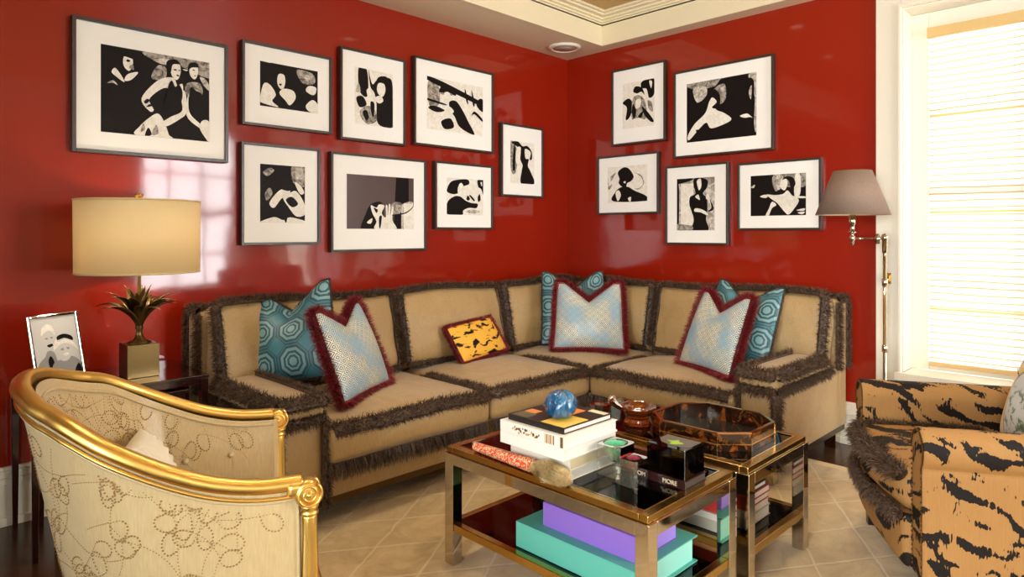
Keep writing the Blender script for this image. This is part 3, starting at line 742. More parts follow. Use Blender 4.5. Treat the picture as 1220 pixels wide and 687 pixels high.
# books on the far table's shelf
redc = plain('red_book_cover', srgb(178, 52, 42), .4); dkc = plain('charcoal_book_cover', srgb(44, 40, 40), .35)
book('shelf_book', 'grey-white book at the bottom of the pile on the far table shelf', -1.90, -1.612, -2.345, -2.02, .1605, .198, plain('warm_grey_cover', srgb(176, 166, 148), .5), PG, grp=None)
book('shelf_book', 'white-paged book just above the bottom of the pile on the far table shelf', -1.90, -1.612, -2.342, -2.06, .1985, .222, plain('pale_cover', srgb(214, 206, 192), .5), PG)
book('shelf_book', 'lower of the two red-covered books on the far table shelf', -1.89, -1.615, -2.342, -2.06, .2225, .246, redc, PG)
book('shelf_book', 'upper red-covered book on the far table shelf', -1.89, -1.612, -2.345, -2.08, .2465, .272, redc, PG)
book('shelf_book', 'charcoal book topping the pile on the far table shelf', -1.88, -1.63, -2.34, -2.09, .2725, .292, dkc, PG)
# dark book with lettering and dark acrylic block
t = book('dark_book', 'near-black book with MORE on its spine under the dark cube', -2.262, -2.135, -2.372, -2.225, .4305, .457, plain('oxblood_cover', srgb(44, 20, 18), .25), m_pages('dark_gilt_pages', srgb(70, 56, 44), srgb(40, 32, 26)))
vs, fs = text_geo('MORE', .019)
T_ = Matrix.Translation((-2.2632, -2.318, .4375)) @ Matrix(((0, 0, -1, 0), (-1, 0, 0, 0), (0, 1, 0, 0), (0, 0, 0, 1)))
m = MB(); m.add(vs, fs, 0, False, T_); m.build('spine_lettering', plain('pale_spine_ink', srgb(214, 196, 160), .4), t)
t = thing('acrylic_block', 'dark smoked acrylic cube with a small green motif on its top', 'paperweight', (-2.2, -2.3, .4575))
m = MB(); m.box(-2.256, -2.140, -2.366, -2.232, .4575, .5455); m.build('block', m_smoke('dark_smoked_acrylic', (.10, .08, .07, 1), ior=1.6), t, .0015)
m = MB(); m.box(-2.248, -2.158, -2.356, -2.242, .466, .508); m.build('inner_core', plain('black_core', srgb(16, 13, 12), .25), t)
m = MB(); P = [(-2.25+.108*a, -2.362+.126*b, .5460) for a, b in ((.32, .02), (.98, .02), (.98, .98), (.55, .98), (.28, .8), (.15, .5), (.18, .2))]; m.add(P, [tuple(range(7))])
m.build('grey_inlay', plain('grey_mother_of_pearl', srgb(96, 90, 80), .3), t)
m = MB(); P = cat_rom([(-2.215, -2.315, 0), (-2.195, -2.327, 0), (-2.188, -2.305, 0), (-2.170, -2.298, 0), (-2.190, -2.286, 0), (-2.196, -2.268, 0), (-2.208, -2.290, 0), (-2.226, -2.296, 0)], 4, True)
m.add([(p[0], p[1], .5464) for p in P], [tuple(range(len(P)))]); m.build('green_motif', plain('lime_green', srgb(150, 186, 60), .4), t)

# ------------------------------------------------------------------ glass things
def glass_cube(name, label, x0, x1, y0, y1, z0, z1, outer, inner, bowlr, depth, grp=None):
    t = thing(name, label, 'glass ashtray', ((x0+x1)/2, (y0+y1)/2, z0))
    m = MB(); cx, cy = (x0+x1)/2, (y0+y1)/2; n = 24; hx, hy = (x1-x0)/2, (y1-y0)/2
    # block with a cut bowl: outer walls, faceted hollow
    sq = []; 
    for k in range(n):
        a = 2*PI*(k+.5)/n; c_, s_ = math.cos(a), math.sin(a); q = 1/max(abs(c_), abs(s_)); sq.append((cx+hx*c_*q, cy+hy*s_*q))
    rings = [[(p[0], p[1], z0) for p in sq], [(p[0], p[1], z1) for p in sq]]
    rings.append([(cx+bowlr*hx*math.cos(2*PI*(k+.5)/n), cy+bowlr*hy*math.sin(2*PI*(k+.5)/n), z1) for k in range(n)])
    b = len(m.v); m.grid(rings, 0, closev=True, smooth=False)
    m.f.append(tuple(range(b+n-1, b-1, -1))); m.mi.append(0); m.sm.append(False)
    # hollow
    R = []
    for j in range(6):
        f_ = j/5; rr = bowlr*math.cos(f_*PI/2*.93); R.append([(cx+hx*rr*math.cos(2*PI*(k+.5)/n), cy+hy*rr*math.sin(2*PI*(k+.5)/n), z1-depth*math.sin(f_*PI/2)) for k in range(n)])
    b = len(m.v); m.grid(R, 0, closev=True, smooth=False); l = b+5*n; m.f.append(tuple(l+k for k in range(n))); m.mi.append(0); m.sm.append(False)
    m.build('clear_block', outer, t, 0, weld=True).modifiers[0].merge_threshold = .0003
    # coloured bowl cased inside
    mm = MB(); n2 = 8; P = []
    for rr, zz_ in [(bowlr*.985, z1-.0015)]+[(bowlr*math.cos(f*PI/2)*.97, z1-.002-depth*.98*math.sin(f*PI/2)) for f in (.2, .4, .6, .8, .93)]:
        P.append([(cx+hx*rr*math.cos(2*PI*k/n2), cy+hy*rr*math.sin(2*PI*k/n2), zz_) for k in range(n2)])
    for rr, zz_ in [(bowlr*.8*math.cos(f*PI/2), z1-.002-depth*.72*math.sin(f*PI/2)) for f in (.93, .8, .6, .4, .2, 0)]:
        P.append([(cx+hx*rr*math.cos(2*PI*k/n2), cy+hy*rr*math.sin(2*PI*k/n2), zz_) for k in range(n2)])
    mm.grid(P[:6], 0, closev=True, smooth=False); mm.grid(P[5:], 1, closev=True, smooth=False); mm.grid([P[-1], P[0]], 0, closev=True, smooth=False); mm.build('coloured_bowl', inner, t)
    return t
clear = m_glass('clear_crystal', (.93, .95, .90, 1)); 
t = NT('thin_crystal'); f_ = t.n('ShaderNodeFresnel', ins={'IOR': 1.5}).outputs[0]; tr = t.n('ShaderNodeBsdfTransparent', ins={'Color': (.95, .97, .92, 1)}).outputs[0]
gl = t.n('ShaderNodeBsdfGlossy', ins={'Roughness': .02}).outputs[0]; df = t.n('ShaderNodeBsdfDiffuse', ins={'Color': srgb(216, 214, 190)}).outputs[0]  # pale diffuse haze stands in for light reflected in the crystal
m1 = t.n('ShaderNodeMixShader', ins={0: .05}); t.set(m1, 1, tr); t.set(m1, 2, df); m2 = t.n('ShaderNodeMixShader'); t.set(m2, 0, f_); t.set(m2, 1, m1.outputs[0]); t.set(m2, 2, gl); clearS = t.done(m2.outputs[0])
def jewel(name, c): 
    return plain(name, c, .06, 0, Coat_Weight=1.0, Coat_Roughness=.02, Transmission_Weight=.25, IOR=1.5)
glass_cube('glass_ashtray', 'clear faceted glass block with an emerald green bowl', -2.335, -2.238, -2.180, -2.088, .4305, .528, clearS, [jewel('emerald_glass', srgb(36, 140, 84)), jewel('mint_glass', srgb(130, 214, 168))], .86, .062)
glass_cube('glass_ashtray', 'small clear glass cube with a plum red bowl, in front of the green one', -2.360, -2.290, -2.262, -2.196, .4305, .512, clearS, [jewel('plum_glass', srgb(110, 28, 44)), jewel('rose_glass', srgb(176, 74, 90))], .74, .055)
glass_cube('glass_ashtray', 'clear glass cube with a smoky bowl behind the book stack', -1.885, -1.815, -1.775, -1.705, .4305, .500, clearS, [jewel('smoky_glass', srgb(70, 66, 52)), jewel('smoky_light_glass', srgb(140, 134, 112))], .74, .04)
# blue paperweight
m = MB(); P = []
for i in range(25):
    th = PI*i/24; r_ = []
    for j in range(40):
        a = 2*PI*j/40; st = math.sin(th)
        rr = .054*(1+.10*math.cos(3*a+1)*st**2+.05*math.sin(7*a+th*4)*st**2+.03*math.sin(11*a))
        z = .049*math.cos(th)*(1.0 if th < PI/2 else .88)+.040
        r_.append((-2.372+rr*st**.75*math.cos(a)*1.02, -1.975+rr*st**.75*math.sin(a)*.92, .5950+max(0, z)+(.004*math.sin(5*a)*st)))
    P.append(r_)
m.grid(P, closev=True)
t = NT('blue_cast_glass'); c = t.coord(); n = t.noise(t.mapping(c, (40, 40, 10)), 1, 3, .6, 1.5)
col = t.ramp(n, [(.35, srgb(6, 70, 120)), (.55, srgb(16, 104, 156)), (.66, srgb(50, 140, 180)), (.72, srgb(8, 70, 116))])
bm = t.bump(n, .8, .01)
p = t.n('ShaderNodeBsdfPrincipled', ins={'Base Color': col, 'Roughness': .05, 'Transmission Weight': .35, 'IOR': 1.5, 'Coat Weight': 1.0, 'Normal': bm})
o = m.build('glass_paperweight', t.done(p.outputs[0])); tag(o, 'blue cast glass paperweight sitting on the book stack', 'paperweight')
# amber bird-shaped dish
amber = m_glass('amber_glass', srgb(190, 92, 28), 1.5); 
t = thing('amber_dish', 'amber glass dish with a raised curled lip beside the octagonal tray', 'glass dish', (-1.80, -1.86, .43))
def amod(a, z): return 1+.06*math.cos(6*a)
m = MB(); prof = [(0, .431), (.052, .431), (.056, .438), (.048, .452), (.046, .460), (.052, .468), (.062, .480), (.068, .494), (.070, .506), (.065, .506), (.056, .492), (.038, .478), (.0, .472)]
m.lathe(prof, 36, (-1.775, -1.872, 0), mod=lambda a, z: 1+(.05*math.cos(6*a) if z > .47 else .03*math.cos(8*a)))
m.build('bowl', plain('amber_cast', srgb(186, 88, 26), .04, 0, Transmission_Weight=.85, IOR=1.5, Coat_Weight=1.0), t)
m = MB(); m.tube(cat_rom([(-1.835, -1.845, .492), (-1.860, -1.825, .515), (-1.868, -1.812, .530), (-1.852, -1.805, .535), (-1.838, -1.80, .522)], 5), [.006+.010*math.sin(PI*k/20) for k in range(21)], 10)
m.build('curled_handle', amber, t)
# octagonal tray
t = thing('octagonal_tray', 'long octagonal tortoiseshell tray with brass edges on the far coffee table', 'tray', (-1.675, -2.15, .43))
def octa(x0, x1, y0, y1, c_): return [(x0+c_, y0), (x1-c_, y0), (x1, y0+c_), (x1, y1-c_), (x1-c_, y1), (x0+c_, y1), (x0, y1-c_), (x0, y0+c_)]
A = octa(-1.866, -1.502, -2.352, -1.948, .085); cx, cy = -1.673, -2.15
def inset(P, d): 
    out = []
    for i in range(8):
        p, q, r_ = Vector(P[i-1]), Vector(P[i]), Vector(P[(i+1) % 8]); n1 = Vector((-(q-p).y, (q-p).x)).normalized(); n2 = Vector((-(r_-q).y, (r_-q).x)).normalized()
        b = (n1+n2).normalized(); out.append(tuple(q+b*d/b.dot(n1)))
    return out
def ringw(mb, P, Q, z0, z1, mi=0):
    for i in range(8):
        j = (i+1) % 8; a, b, c_, d = P[i], P[j], Q[j], Q[i]
        vs = [(*a, z0), (*b, z0), (*c_, z0), (*d, z0), (*a, z1), (*b, z1), (*c_, z1), (*d, z1)]
        mb.add(vs, [(3,2,1,0), (4,5,6,7), (0,1,5,4), (2,3,7,6)], mi)
B = inset(A, .010); m = MB(); ringw(m, A, B, .4305, .492); m.build('side_wall', M['tort'], t)
A2 = inset(A, -.0012); m = MB(); ringw(m, A2, inset(A, .0112), .4925, .497); ringw(m, A2, inset(A, -.0002), .454, .4575)
for p in inset(A, -.0002): m.box(p[0]-.0018, p[0]+.0018, p[1]-.0018, p[1]+.0018, .431, .4925)
m.build('brass_edging', plain('polished_edge_brass', srgb(226, 182, 120), .15, 1.0), t)
m = MB(); C_ = inset(A, .0105); m.add([(*p, .436) for p in C_], [tuple(range(8))]); m.build('tray_base', plain('grey_mirror_base', srgb(90, 86, 78), .12, .8), t)

# brush
t = thing('straw_brush', 'straw whisk brush with red and cream beaded handle on the near coffee table', 'brush', (-2.43, -1.86, .44))
def lerpv(a, b, k): return tuple(a[i]+(b[i]-a[i])*k for i in range(3))
b0, b1, b2 = (-2.468, -1.665, .449), (-2.482, -1.950, .4565), (-2.500, -2.118, .456)
m = MB(); m.tube([lerpv(b0, b1, k/12) for k in range(13)], [.014+.0075*(k/12) for k in range(13)], 14); 
t2 = NT('beaded_handle_wrap'); c = t2.coord(); v = t2.n('ShaderNodeTexVoronoi', ins={'Vector': c, 'Scale': 260}).outputs['Color']
s_ = t2.n('ShaderNodeSeparateXYZ'); t2.set(s_, 0, v); z_ = t2.n('ShaderNodeSeparateXYZ'); t2.set(z_, 0, c)
col = t2.ramp(t2.math('ADD', s_.outputs[0], 0), [(0, srgb(206, 72, 46)), (.35, srgb(220, 124, 84)), (.5, srgb(228, 200, 156)), (.82, srgb(196, 56, 38))], 'CONSTANT')
vd = t2.n('ShaderNodeTexVoronoi', ins={'Vector': c, 'Scale': 170}).outputs['Distance']
hm = t2.done(t2.bsdf(col, .4, Normal=t2.bump(vd, -.8, .003)))
for k in range(26):
    p_ = lerpv(b0, b1, k/25); r_ = .0145+.0075*(k/25)
    m.tube([(p_[0], p_[1]-.0045, p_[2]), (p_[0], p_[1], p_[2]), (p_[0], p_[1]+.0045, p_[2])], [r_*.98, r_*1.07, r_*.98], 14)
m.build('handle', hm, t)
straw = m_fur('straw_bristles', srgb(212, 184, 126), srgb(246, 228, 182), .0); V = []; F_ = []
rr = np.random.default_rng(5); m = MB()
for k in range(1100):
    a = rr.random()*2*PI; q = math.sqrt(rr.random()); e = q*.040*(.8+.4*rr.random()); s0 = q*.016
    ca, sa = math.cos(a), math.sin(a); L_ = 1-.22*q*q+.08*rr.random()
    p0 = (b1[0]+s0*ca, b1[1]+.004, b1[2]+s0*sa); p1 = lerpv(b1, b2, .55*L_); p1 = (p1[0]+e*.95*ca, p1[1], p1[2]+e*.8*sa); p2 = lerpv(b1, b2, L_); p2 = (p2[0]+e*.9*ca, p2[1], p2[2]+e*.62*sa)
    p1 = (p1[0], p1[1], max(p1[2], .4345)); p2 = (p2[0], p2[1], max(p2[2], .4345))
    w_ = .0009; m.add([(p0[0]-w_, p0[1], p0[2]), (p0[0]+w_, p0[1], p0[2]), (p1[0]-w_, p1[1], p1[2]+w_), (p1[0]+w_, p1[1], p1[2]-w_), (p2[0]-w_*.5, p2[1], p2[2]), (p2[0]+w_*.5, p2[1], p2[2])], [(0,1,3,2), (2,3,5,4)])
m.tube([lerpv(b1, b2, k) for k in (0, .15, .35, .6, .8)], [.016, .018, .018, .014, .006], 12)
m.build('bristles', straw, t)

# ------------------------------------------------------------------ end tables, lamp, framed snapshot
def nest(label, x0, x1, y0, y1, zt, leg):
    t = thing('nesting_table', label, 'side table', ((x0+x1)/2, (y0+y1)/2, 0))
    m = MB(); m.box(x0, x1, y0, y1, zt-.014, zt); m.build('top', M['lacq'], t, .003)
    m = MB(); m.box(x0+.012, x1-.012, y0+.012, y0+.03, zt-.04, zt-.0145); m.box(x0+.012, x1-.012, y1-.03, y1-.012, zt-.04, zt-.0145); m.box(x0+.012, x0+.03, y0+.03, y1-.03, zt-.04, zt-.0145); m.box(x1-.03, x1-.012, y0+.03, y1-.03, zt-.04, zt-.0145)
    m.build('apron', M['lacq'], t, .001)
    for a in (x0+leg, x1-leg):
        for b in (y0+leg, y1-leg):
            l = MB(); l.taper((a, b), (.018, .018), (.030, .030), .0005, zt-.0148); l.build('leg', M['lacq'], t, .002)
nest('dark glossy mahogany nesting table holding the lamp and framed snapshot', -3.572, -2.945, -.492, -.035, .600, .018)
nest('lower dark mahogany nesting table tucked beneath the lamp table', -3.505, -3.012, -.452, -.075, .540, .030)
t = thing('table_lamp', 'brass agave-leaf table lamp with a cream drum shade on a square block', 'lamp', (-3.166, -.31, .6))
m = MB(); m.box(-3.227, -3.105, -.371, -.249, .6005, .738); m.build('block_base', M['bronze'], t, .0015)
m = MB(); m.lathe([(.0, .7382), (.046, .7382), (.044, .742), (.024, .752), (.014, .770), (.010, .790), (.016, .800), (.012, .812), (.02, .83), (.026, .85), (.016, .88), (.007, .90), (.006, 1.335), (0, 1.335)], 24, (-3.166, -.31, 0)); m.build('stem', M['bronze'], t)
random.seed(21)
for k in range(26):
    inner = k < 8; a = 2*PI*k/8+.3 if inner else 2*PI*k/18+random.uniform(-.15, .15)
    L_ = (.165 if inner else .205)*random.uniform(.88, 1.1); tilt = random.uniform(.15, .45) if inner else random.uniform(.75, 1.30); curl = random.uniform(.35, 1.0) if not inner else .3
    P = []; p = Vector((.008, 0, .818 if inner else .805)); ang = tilt*.25+.1
    n_ = 12
    for i in range(n_+1):
        f_ = i/n_; w_ = .021*(math.sin(PI*min(1, f_*.9+.10))**.7)*(1-f_**5)+.0005
        ang = tilt*(.35+.65*f_)+curl*f_*f_
        dx = Vector((math.sin(ang), 0, math.cos(ang))); nrm = Vector((-math.cos(ang), 0, math.sin(ang)))
        row = [p+Vector((0, s_*w_, 0))+nrm*(abs(s_)*w_*.45) for s_ in (-1, -.5, 0, .5, 1)]; P.append([tuple(q) for q in row]); p = p+dx*(L_/n_)
    m = MB(); R_ = Matrix.Translation((-3.166, -.31, 0)) @ Matrix.Rotation(a, 4, 'Z'); m.grid(P, T=R_); o = m.build('leaf', M['bronze'], t)
    s_ = o.modifiers.new('thickness', 'SOLIDIFY'); s_.thickness = .0014
m = MB(); c = (-3.166, -.31, 0); m.lathe([(.232, 1.036), (.2335, 1.036), (.236, 1.338), (.2345, 1.338), (.232, 1.036)], 64, c); sh = m.build('drum_shade', M['shade'], t)
tape = plain('shade_tape', srgb(206, 180, 126), .7); m = MB(); m.lathe([(.2338, 1.034), (.2352, 1.036), (.2352, 1.041), (.2342, 1.042)], 64, c); m.build('shade_trim', tape, sh); m = MB(); m.lathe([(.2362, 1.333), (.2378, 1.334), (.2378, 1.339), (.235, 1.340)], 64, c); m.build('shade_trim', tape, sh)
m = MB(); m.lathe([(0, 1.336), (.007, 1.336), (.005, 1.344), (.011, 1.350), (.016, 1.360), (.017, 1.366), (.010, 1.370), (0, 1.371)], 24, c)
for k in range(3): m.tube([(c[0], c[1], 1.325), (c[0]+.2335*math.cos(k*2.094), c[1]+.2335*math.sin(k*2.094), 1.325)], .0016, 6)
m.build('finial', M['brass'], t)
# snapshot frame
t = thing('tabletop_frame', 'silver-framed black and white snapshot of two people, one in a sun hat, by the lamp', 'picture frame', (-3.445, -.305, .6))
Xd = Vector((.866, .5, 0)); Yd = Vector((-.5, .866, 0))
R_ = Matrix.Translation((-3.530, -.358, .6012)) @ Matrix(((Xd.x, Yd.x, 0, 0), (Xd.y, Yd.y, 0, 0), (0, 0, 1, 0), (0, 0, 0, 1))) @ Matrix.Rotation(math.radians(-11), 4, 'X')
Wf, Hf, b_ = .215, .285, .012
m = MB(); m.box(0, b_, -.006, .006, 0, Hf, T=R_); m.box(Wf-b_, Wf, -.006, .006, 0, Hf, T=R_); m.box(b_, Wf-b_, -.006, .006, 0, b_, T=R_); m.box(b_, Wf-b_, -.006, .006, Hf-b_, Hf, T=R_)
m.build('silver_frame', M['chrome'], t, .003)
m = MB(); m.box(b_, Wf-b_, .001, .005, b_, Hf-b_, T=R_); m.box(Wf*.35, Wf*.65, .0055, .0085, .02, Hf*.8, T=R_); m.build('backing', M['black'], t)
from mathutils.geometry import tessellate_polygon
def shapes(mb, lst, w_, h_, T, u0=0, v0=0, off=.0004, y=-.0):
    "flat printed shapes: list of (ink, closed outline in 0..1)"
    for k, (ink, pts) in enumerate(lst):
        sm = ink.isupper(); P = pts if sm else cat_rom(pts, 5, True); i = 'kwgdl'.index(ink.lower())
        P = [(u0+min(1, max(0, p[0]))*w_, y-off*(k+1), v0+min(1, max(0, p[1]))*h_) for p in P]
        tri = tessellate_polygon([[Vector((p[0], p[2], 0)) for p in P]])
        mb.add(P, [tuple(f) for f in tri], i, False, T)
SNAP = [M['black'], M['pwhite'], plain('snapshot_grey', srgb(146, 142, 138), .5), M['pdark'], plain('snapshot_light', srgb(206, 202, 196), .5)]
INK = [M['black'], M['pwhite'], M['pgrey'], M['pdark'], M['plight']]
def sqr(ink, a=0, b=1, c=0, d=1): return (ink.upper(), [(a, c), (b, c), (b, d), (a, d)])
snap = [sqr('l'), ('g', [(.0, 0), (.05, .3), (.22, .42), (.3, .5), (.45, .42), (.45, 0)]), ('l', [(.22, .58), (.24, .75), (.36, .84), (.46, .78), (.48, .62), (.38, .52), (.28, .5)]), ('w', [(.2, .74), (.24, .86), (.36, .9), (.46, .85), (.5, .72), (.4, .8), (.28, .78)]),
    ('g', [(.26, .69), (.32, .70), (.32, .67)]), ('g', [(.38, .70), (.44, .70), (.42, .67)]), ('k', [(.29, .585), (.40, .6), (.42, .57), (.34, .55)]), ('k', [(.27, .34), (.34, .42), (.4, .3), (.32, .2)]),
    ('g', [(.3, 0), (.36, .28), (.55, .34), (.82, .36), (1, .22), (1, 0)]), ('l', [(.5, .38), (.5, .55), (.62, .6), (.78, .58), (.82, .45), (.74, .33), (.6, .31)]), ('w', [(.42, .5), (.5, .66), (.7, .68), (.9, .56), (.97, .44), (.86, .52), (.7, .58), (.56, .56)]),
    ('l', [(.52, .62), (.55, .78), (.7, .82), (.85, .76), (.88, .6), (.7, .64)]), ('k', [(.53, .64), (.54, .7), (.7, .72), (.86, .67), (.87, .6), (.7, .655)]), ('g', [(.56, .49), (.63, .51), (.63, .47)]), ('g', [(.7, .51), (.77, .5), (.74, .47)]), ('w', [(.6, .41), (.68, .43), (.75, .41), (.68, .38)]), ('k', [(.8, 0), (.84, .16), (.95, .24), (1, .1), (1, 0)])]
m = MB(); shapes(m, snap, Wf-2*b_, Hf-2*b_, R_, b_, b_, .0001, .0008); m.build('photograph', SNAP, t)

# ------------------------------------------------------------------ floor lamp
px_, py_ = -.22, -2.345; ay = -2.187
t = thing('floor_lamp', 'nickel swing-arm floor lamp with tapered taupe shade beside the window casing', 'lamp', (px_, py_, 0))
m = MB(); m.lathe([(0, .0005), (.115, .0005), (.118, .008), (.10, .018), (.03, .026), (.014, .045), (.010, .06), (0, .06)], 40, (px_, py_, 0)); m.build('base', M['chrome'], t)
m = MB(); m.lathe([(.0095, .05), (.0095, 1.14), (0, 1.14)], 16, (px_, py_, 0)); 
for z in (.60, .945): m.lathe([(.0095, z-.02), (.014, z-.016), (.014, z+.016), (.0095, z+.02)], 16, (px_, py_, 0))
m.build('pole', M['chrome'], t)
m = MB(); m.lathe([(.0, 1.10), (.013, 1.10), (.013, 1.165), (.016, 1.168), (.016, 1.19), (.009, 1.196), (0, 1.20)], 16, (px_, py_, 0)); m.lathe([(0, 1.145), (.013, 1.145), (.013, 1.195), (0, 1.2)], 16, (px_, py_+.034, 0))
m.tube([(px_, py_, 1.178), (px_, py_+.034, 1.172)], .007, 10); m.build('elbow_joint', M['chrome'], t)
m = MB(); m.tube([(px_, py_+.034, 1.172), (px_, ay, 1.174)], .0055, 10); m.build('swing_arm', M['chrome'], t)
m = MB(); m.lathe([(0, 1.135), (.006, 1.14), (.010, 1.15), (.008, 1.16), (.014, 1.165), (.014, 1.185), (.008, 1.19), (.008, 1.20), (.021, 1.205), (.021, 1.208), (.011, 1.214), (.011, 1.245), (.016, 1.25), (.016, 1.30), (0, 1.30)], 20, (px_, ay, 0)); m.tube([(px_, ay, 1.206), (px_-.035, ay-.02, 1.21)], .003, 8); m.build('socket', M['chrome'], t)
c = (px_, ay, 0); m = MB(); m.lathe([(.181, 1.300), (.183, 1.300), (.095, 1.536), (.093, 1.536)], 64, c); m.build('shade', M['shade2'], t)
m = MB(); m.lathe([(.181, 1.3005), (.0925, 1.535)], 64, c); 
for k in range(3): m.tube([(c[0], c[1], 1.52), (c[0]+.096*math.cos(k*2.094+.4), c[1]+.096*math.sin(k*2.094+.4), 1.525)], .0014, 6)
m.tube([(c[0], c[1], 1.3), (c[0], c[1], 1.52)], .003, 8); m.build('shade_lining', M['shadein'], t)
# catch on the casing
w1 = bpy.data.objects['window_1']
m = MB(); m.box(-.026, -.0221, -2.322, -2.297, .925, .985); m.box(-.045, -.026, -2.318, -2.303, .94, .972); m.tube([(-.05, -2.312, .948), (-.05, -2.312, .964)], .006, 8); m.build('window_catch', M['brass'], w1, .001)

# ------------------------------------------------------------------ framed prints on the walls
def framed(wall, u0, z0, u1, z1, win, lst, label, mt=.014, tone=None):
    w_, h_ = u1-u0, z1-z0
    if wall == 'L': T = Matrix.Translation((u0, -.001, z0)); loc = (u0+w_/2, 0, z0); g = 'black framed prints on the long red wall'
    else: T = Matrix.Translation((-.001, -u0, z0)) @ Matrix(((0, 1, 0, 0), (-1, 0, 0, 0), (0, 0, 1, 0), (0, 0, 0, 1))); loc = (0, -u0-w_/2, z0); g = 'black framed prints on the red wall by the window'
    t = thing('framed_print', label, 'framed print', loc, g); D = .038
    m = MB(); m.box(0, mt, -D, 0, 0, h_, T=T); m.box(w_-mt, w_, -D, 0, 0, h_, T=T); m.box(mt, w_-mt, -D, 0, 0, mt, T=T); m.box(mt, w_-mt, -D, 0, h_-mt, h_, T=T); m.build('frame', M['frame'], t, .0015)
    m = MB(); m.box(mt*.6, w_-mt*.6, -.026, -.004, mt*.6, h_-mt*.6, T=T); m.build('mat', M['mat'], t)
    a, b, c_, d = win; m = MB(); shapes(m, lst, (b-a)*w_, (d-c_)*h_, T, a*w_, c_*h_, .00022, -.0261); m.build('print', INK, t)
    return t
m_glz = m_smoke('print_glazing', (.99, .99, .98, 1), ior=1.32)
def rot(p, cx, cy, sx, sy): return [(cx+x*sx, cy+y*sy) for x, y in p]
HEAD = [(0, .5), (.35, .42), (.45, 0), (.3, -.4), (.05, -.55), (-.3, -.35), (-.42, 0), (-.3, .4)]
pA = [sqr('k'), ('g', [(.38, 1), (.5, .9), (.62, .93), (1, .8), (1, 1)]), ('g', [(.44, .7), (.5, .86), (.58, .84), (.56, .7)]), ('l', [(.46, .92), (.6, .96), (.7, .9), (.56, .88)]),
  ('w', rot(HEAD, .23, .84, .1, .18)), ('k', [(.17, .9), (.22, .97), (.31, .95), (.32, .84), (.28, .88), (.21, .9)]), ('w', [(.09, .70), (.12, .66), (.2, .6), (.17, .68), (.12, .75)]), ('w', [(.2, .62), (.23, .7), (.32, .74), (.26, .64)]),
  ('w', rot(HEAD, .665, .83, .11, .2)), ('k', [(.59, .78), (.58, .92), (.66, .97), (.71, .92), (.64, .9), (.62, .8)]), ('w', rot(HEAD, .84, .86, .1, .18)), ('k', [(.78, .84), (.8, .95), (.87, .97), (.89, .92), (.82, .9)]),
  ('w', [(.5, .68), (.64, .74), (.68, .66), (.73, .68), (.73, .58), (.66, .55), (.6, .6), (.53, .58), (.42, .44), (.46, .32), (.42, .3), (.35, .44)]), ('w', [(.70, .58), (.73, .36), (.62, .26), (.54, .18), (.58, .14), (.7, .24), (.77, .34), (.76, .58)]),
  ('g', [(.76, .58), (.78, .7), (.9, .72), (.93, .6), (.86, .5)]), ('w', [(.79, .58), (.80, .34), (.92, .2), (.96, .14), (.9, .16), (.77, .3)]), ('w', [(.30, 0), (.33, .1), (.42, .22), (.5, .28), (.56, .18), (.6, .04), (.62, 0)]), ('k', [(.38, 0), (.41, .1), (.44, .02)]), ('w', [(.9, .16), (.93, .26), (1, .24), (1, 0), (.96, .04)]), ('l', [(.9, .8), (.96, .78), (1, .7), (1, .64), (.94, .7)])]
pA += [('k', [(.215, .85), (.225, .87), (.25, .86), (.235, .84)]), ('g', [(.24, .78), (.27, .82), (.28, .76)]), ('k', [(.645, .835), (.66, .85), (.675, .835), (.66, .83)]), ('k', [(.69, .84), (.70, .85), (.71, .835)]), ('k', [(.67, .775), (.685, .785), (.70, .77), (.685, .765)]), ('k', [(.825, .87), (.84, .88), (.85, .865)]), ('k', [(.84, .80), (.855, .81), (.865, .80)]),
  ('k', [(.60, .655), (.63, .70), (.66, .63), (.69, .67), (.72, .62), (.73, .55), (.71, .44), (.62, .36), (.56, .42), (.58, .54)]), ('k', [(.37, .40), (.40, .44), (.42, .42), (.39, .38)]), ('k', [(.39, .34), (.42, .38), (.44, .36)]), ('k', [(.80, .60), (.82, .66), (.86, .62), (.92, .58), (.90, .40), (.84, .32), (.80, .38)]), ('g', [(.44, .02), (.48, .14), (.50, .04)]), ('g', [(.34, .04), (.36, .14), (.38, .08)]), ('w', [(.73, .86), (.78, .86), (.76, .845)]), ('l', [(.05, .56), (.1, .6), (.14, .55), (.1, .57)])]
pB = [sqr('k'), ('w', [(0, .98), (.06, .8), (.2, .92), (.16, 1), (0, 1)]), ('w', rot(HEAD, .35, .62, .16, .34)), ('k', [(.08, .52), (.12, .8), (.3, .98), (.48, .9), (.55, .7), (.42, .82), (.3, .76), (.2, .6)]), ('w', [(.32, .34), (.4, .46), (.56, .44), (.6, .28), (.5, .1), (.42, .2)]), ('w', [(0, .2), (.06, .5), (.16, .5), (.26, .3), (.2, .14), (.3, .02), (0, .08)]), ('g', [(.62, .94), (.9, .92), (.94, .7), (.72, .66)]), ('l', [(.76, .84), (.84, .86), (.84, .74), (.77, .74)]), ('w', [(.78, .5), (.84, .62), (.97, .6), (.95, .45), (.88, .42)]), ('w', [(.78, .14), (.9, .3), (1, .2), (1, 0), (.84, .02)]), ('k', [(.31, .55), (.36, .56), (.34, .51)])]
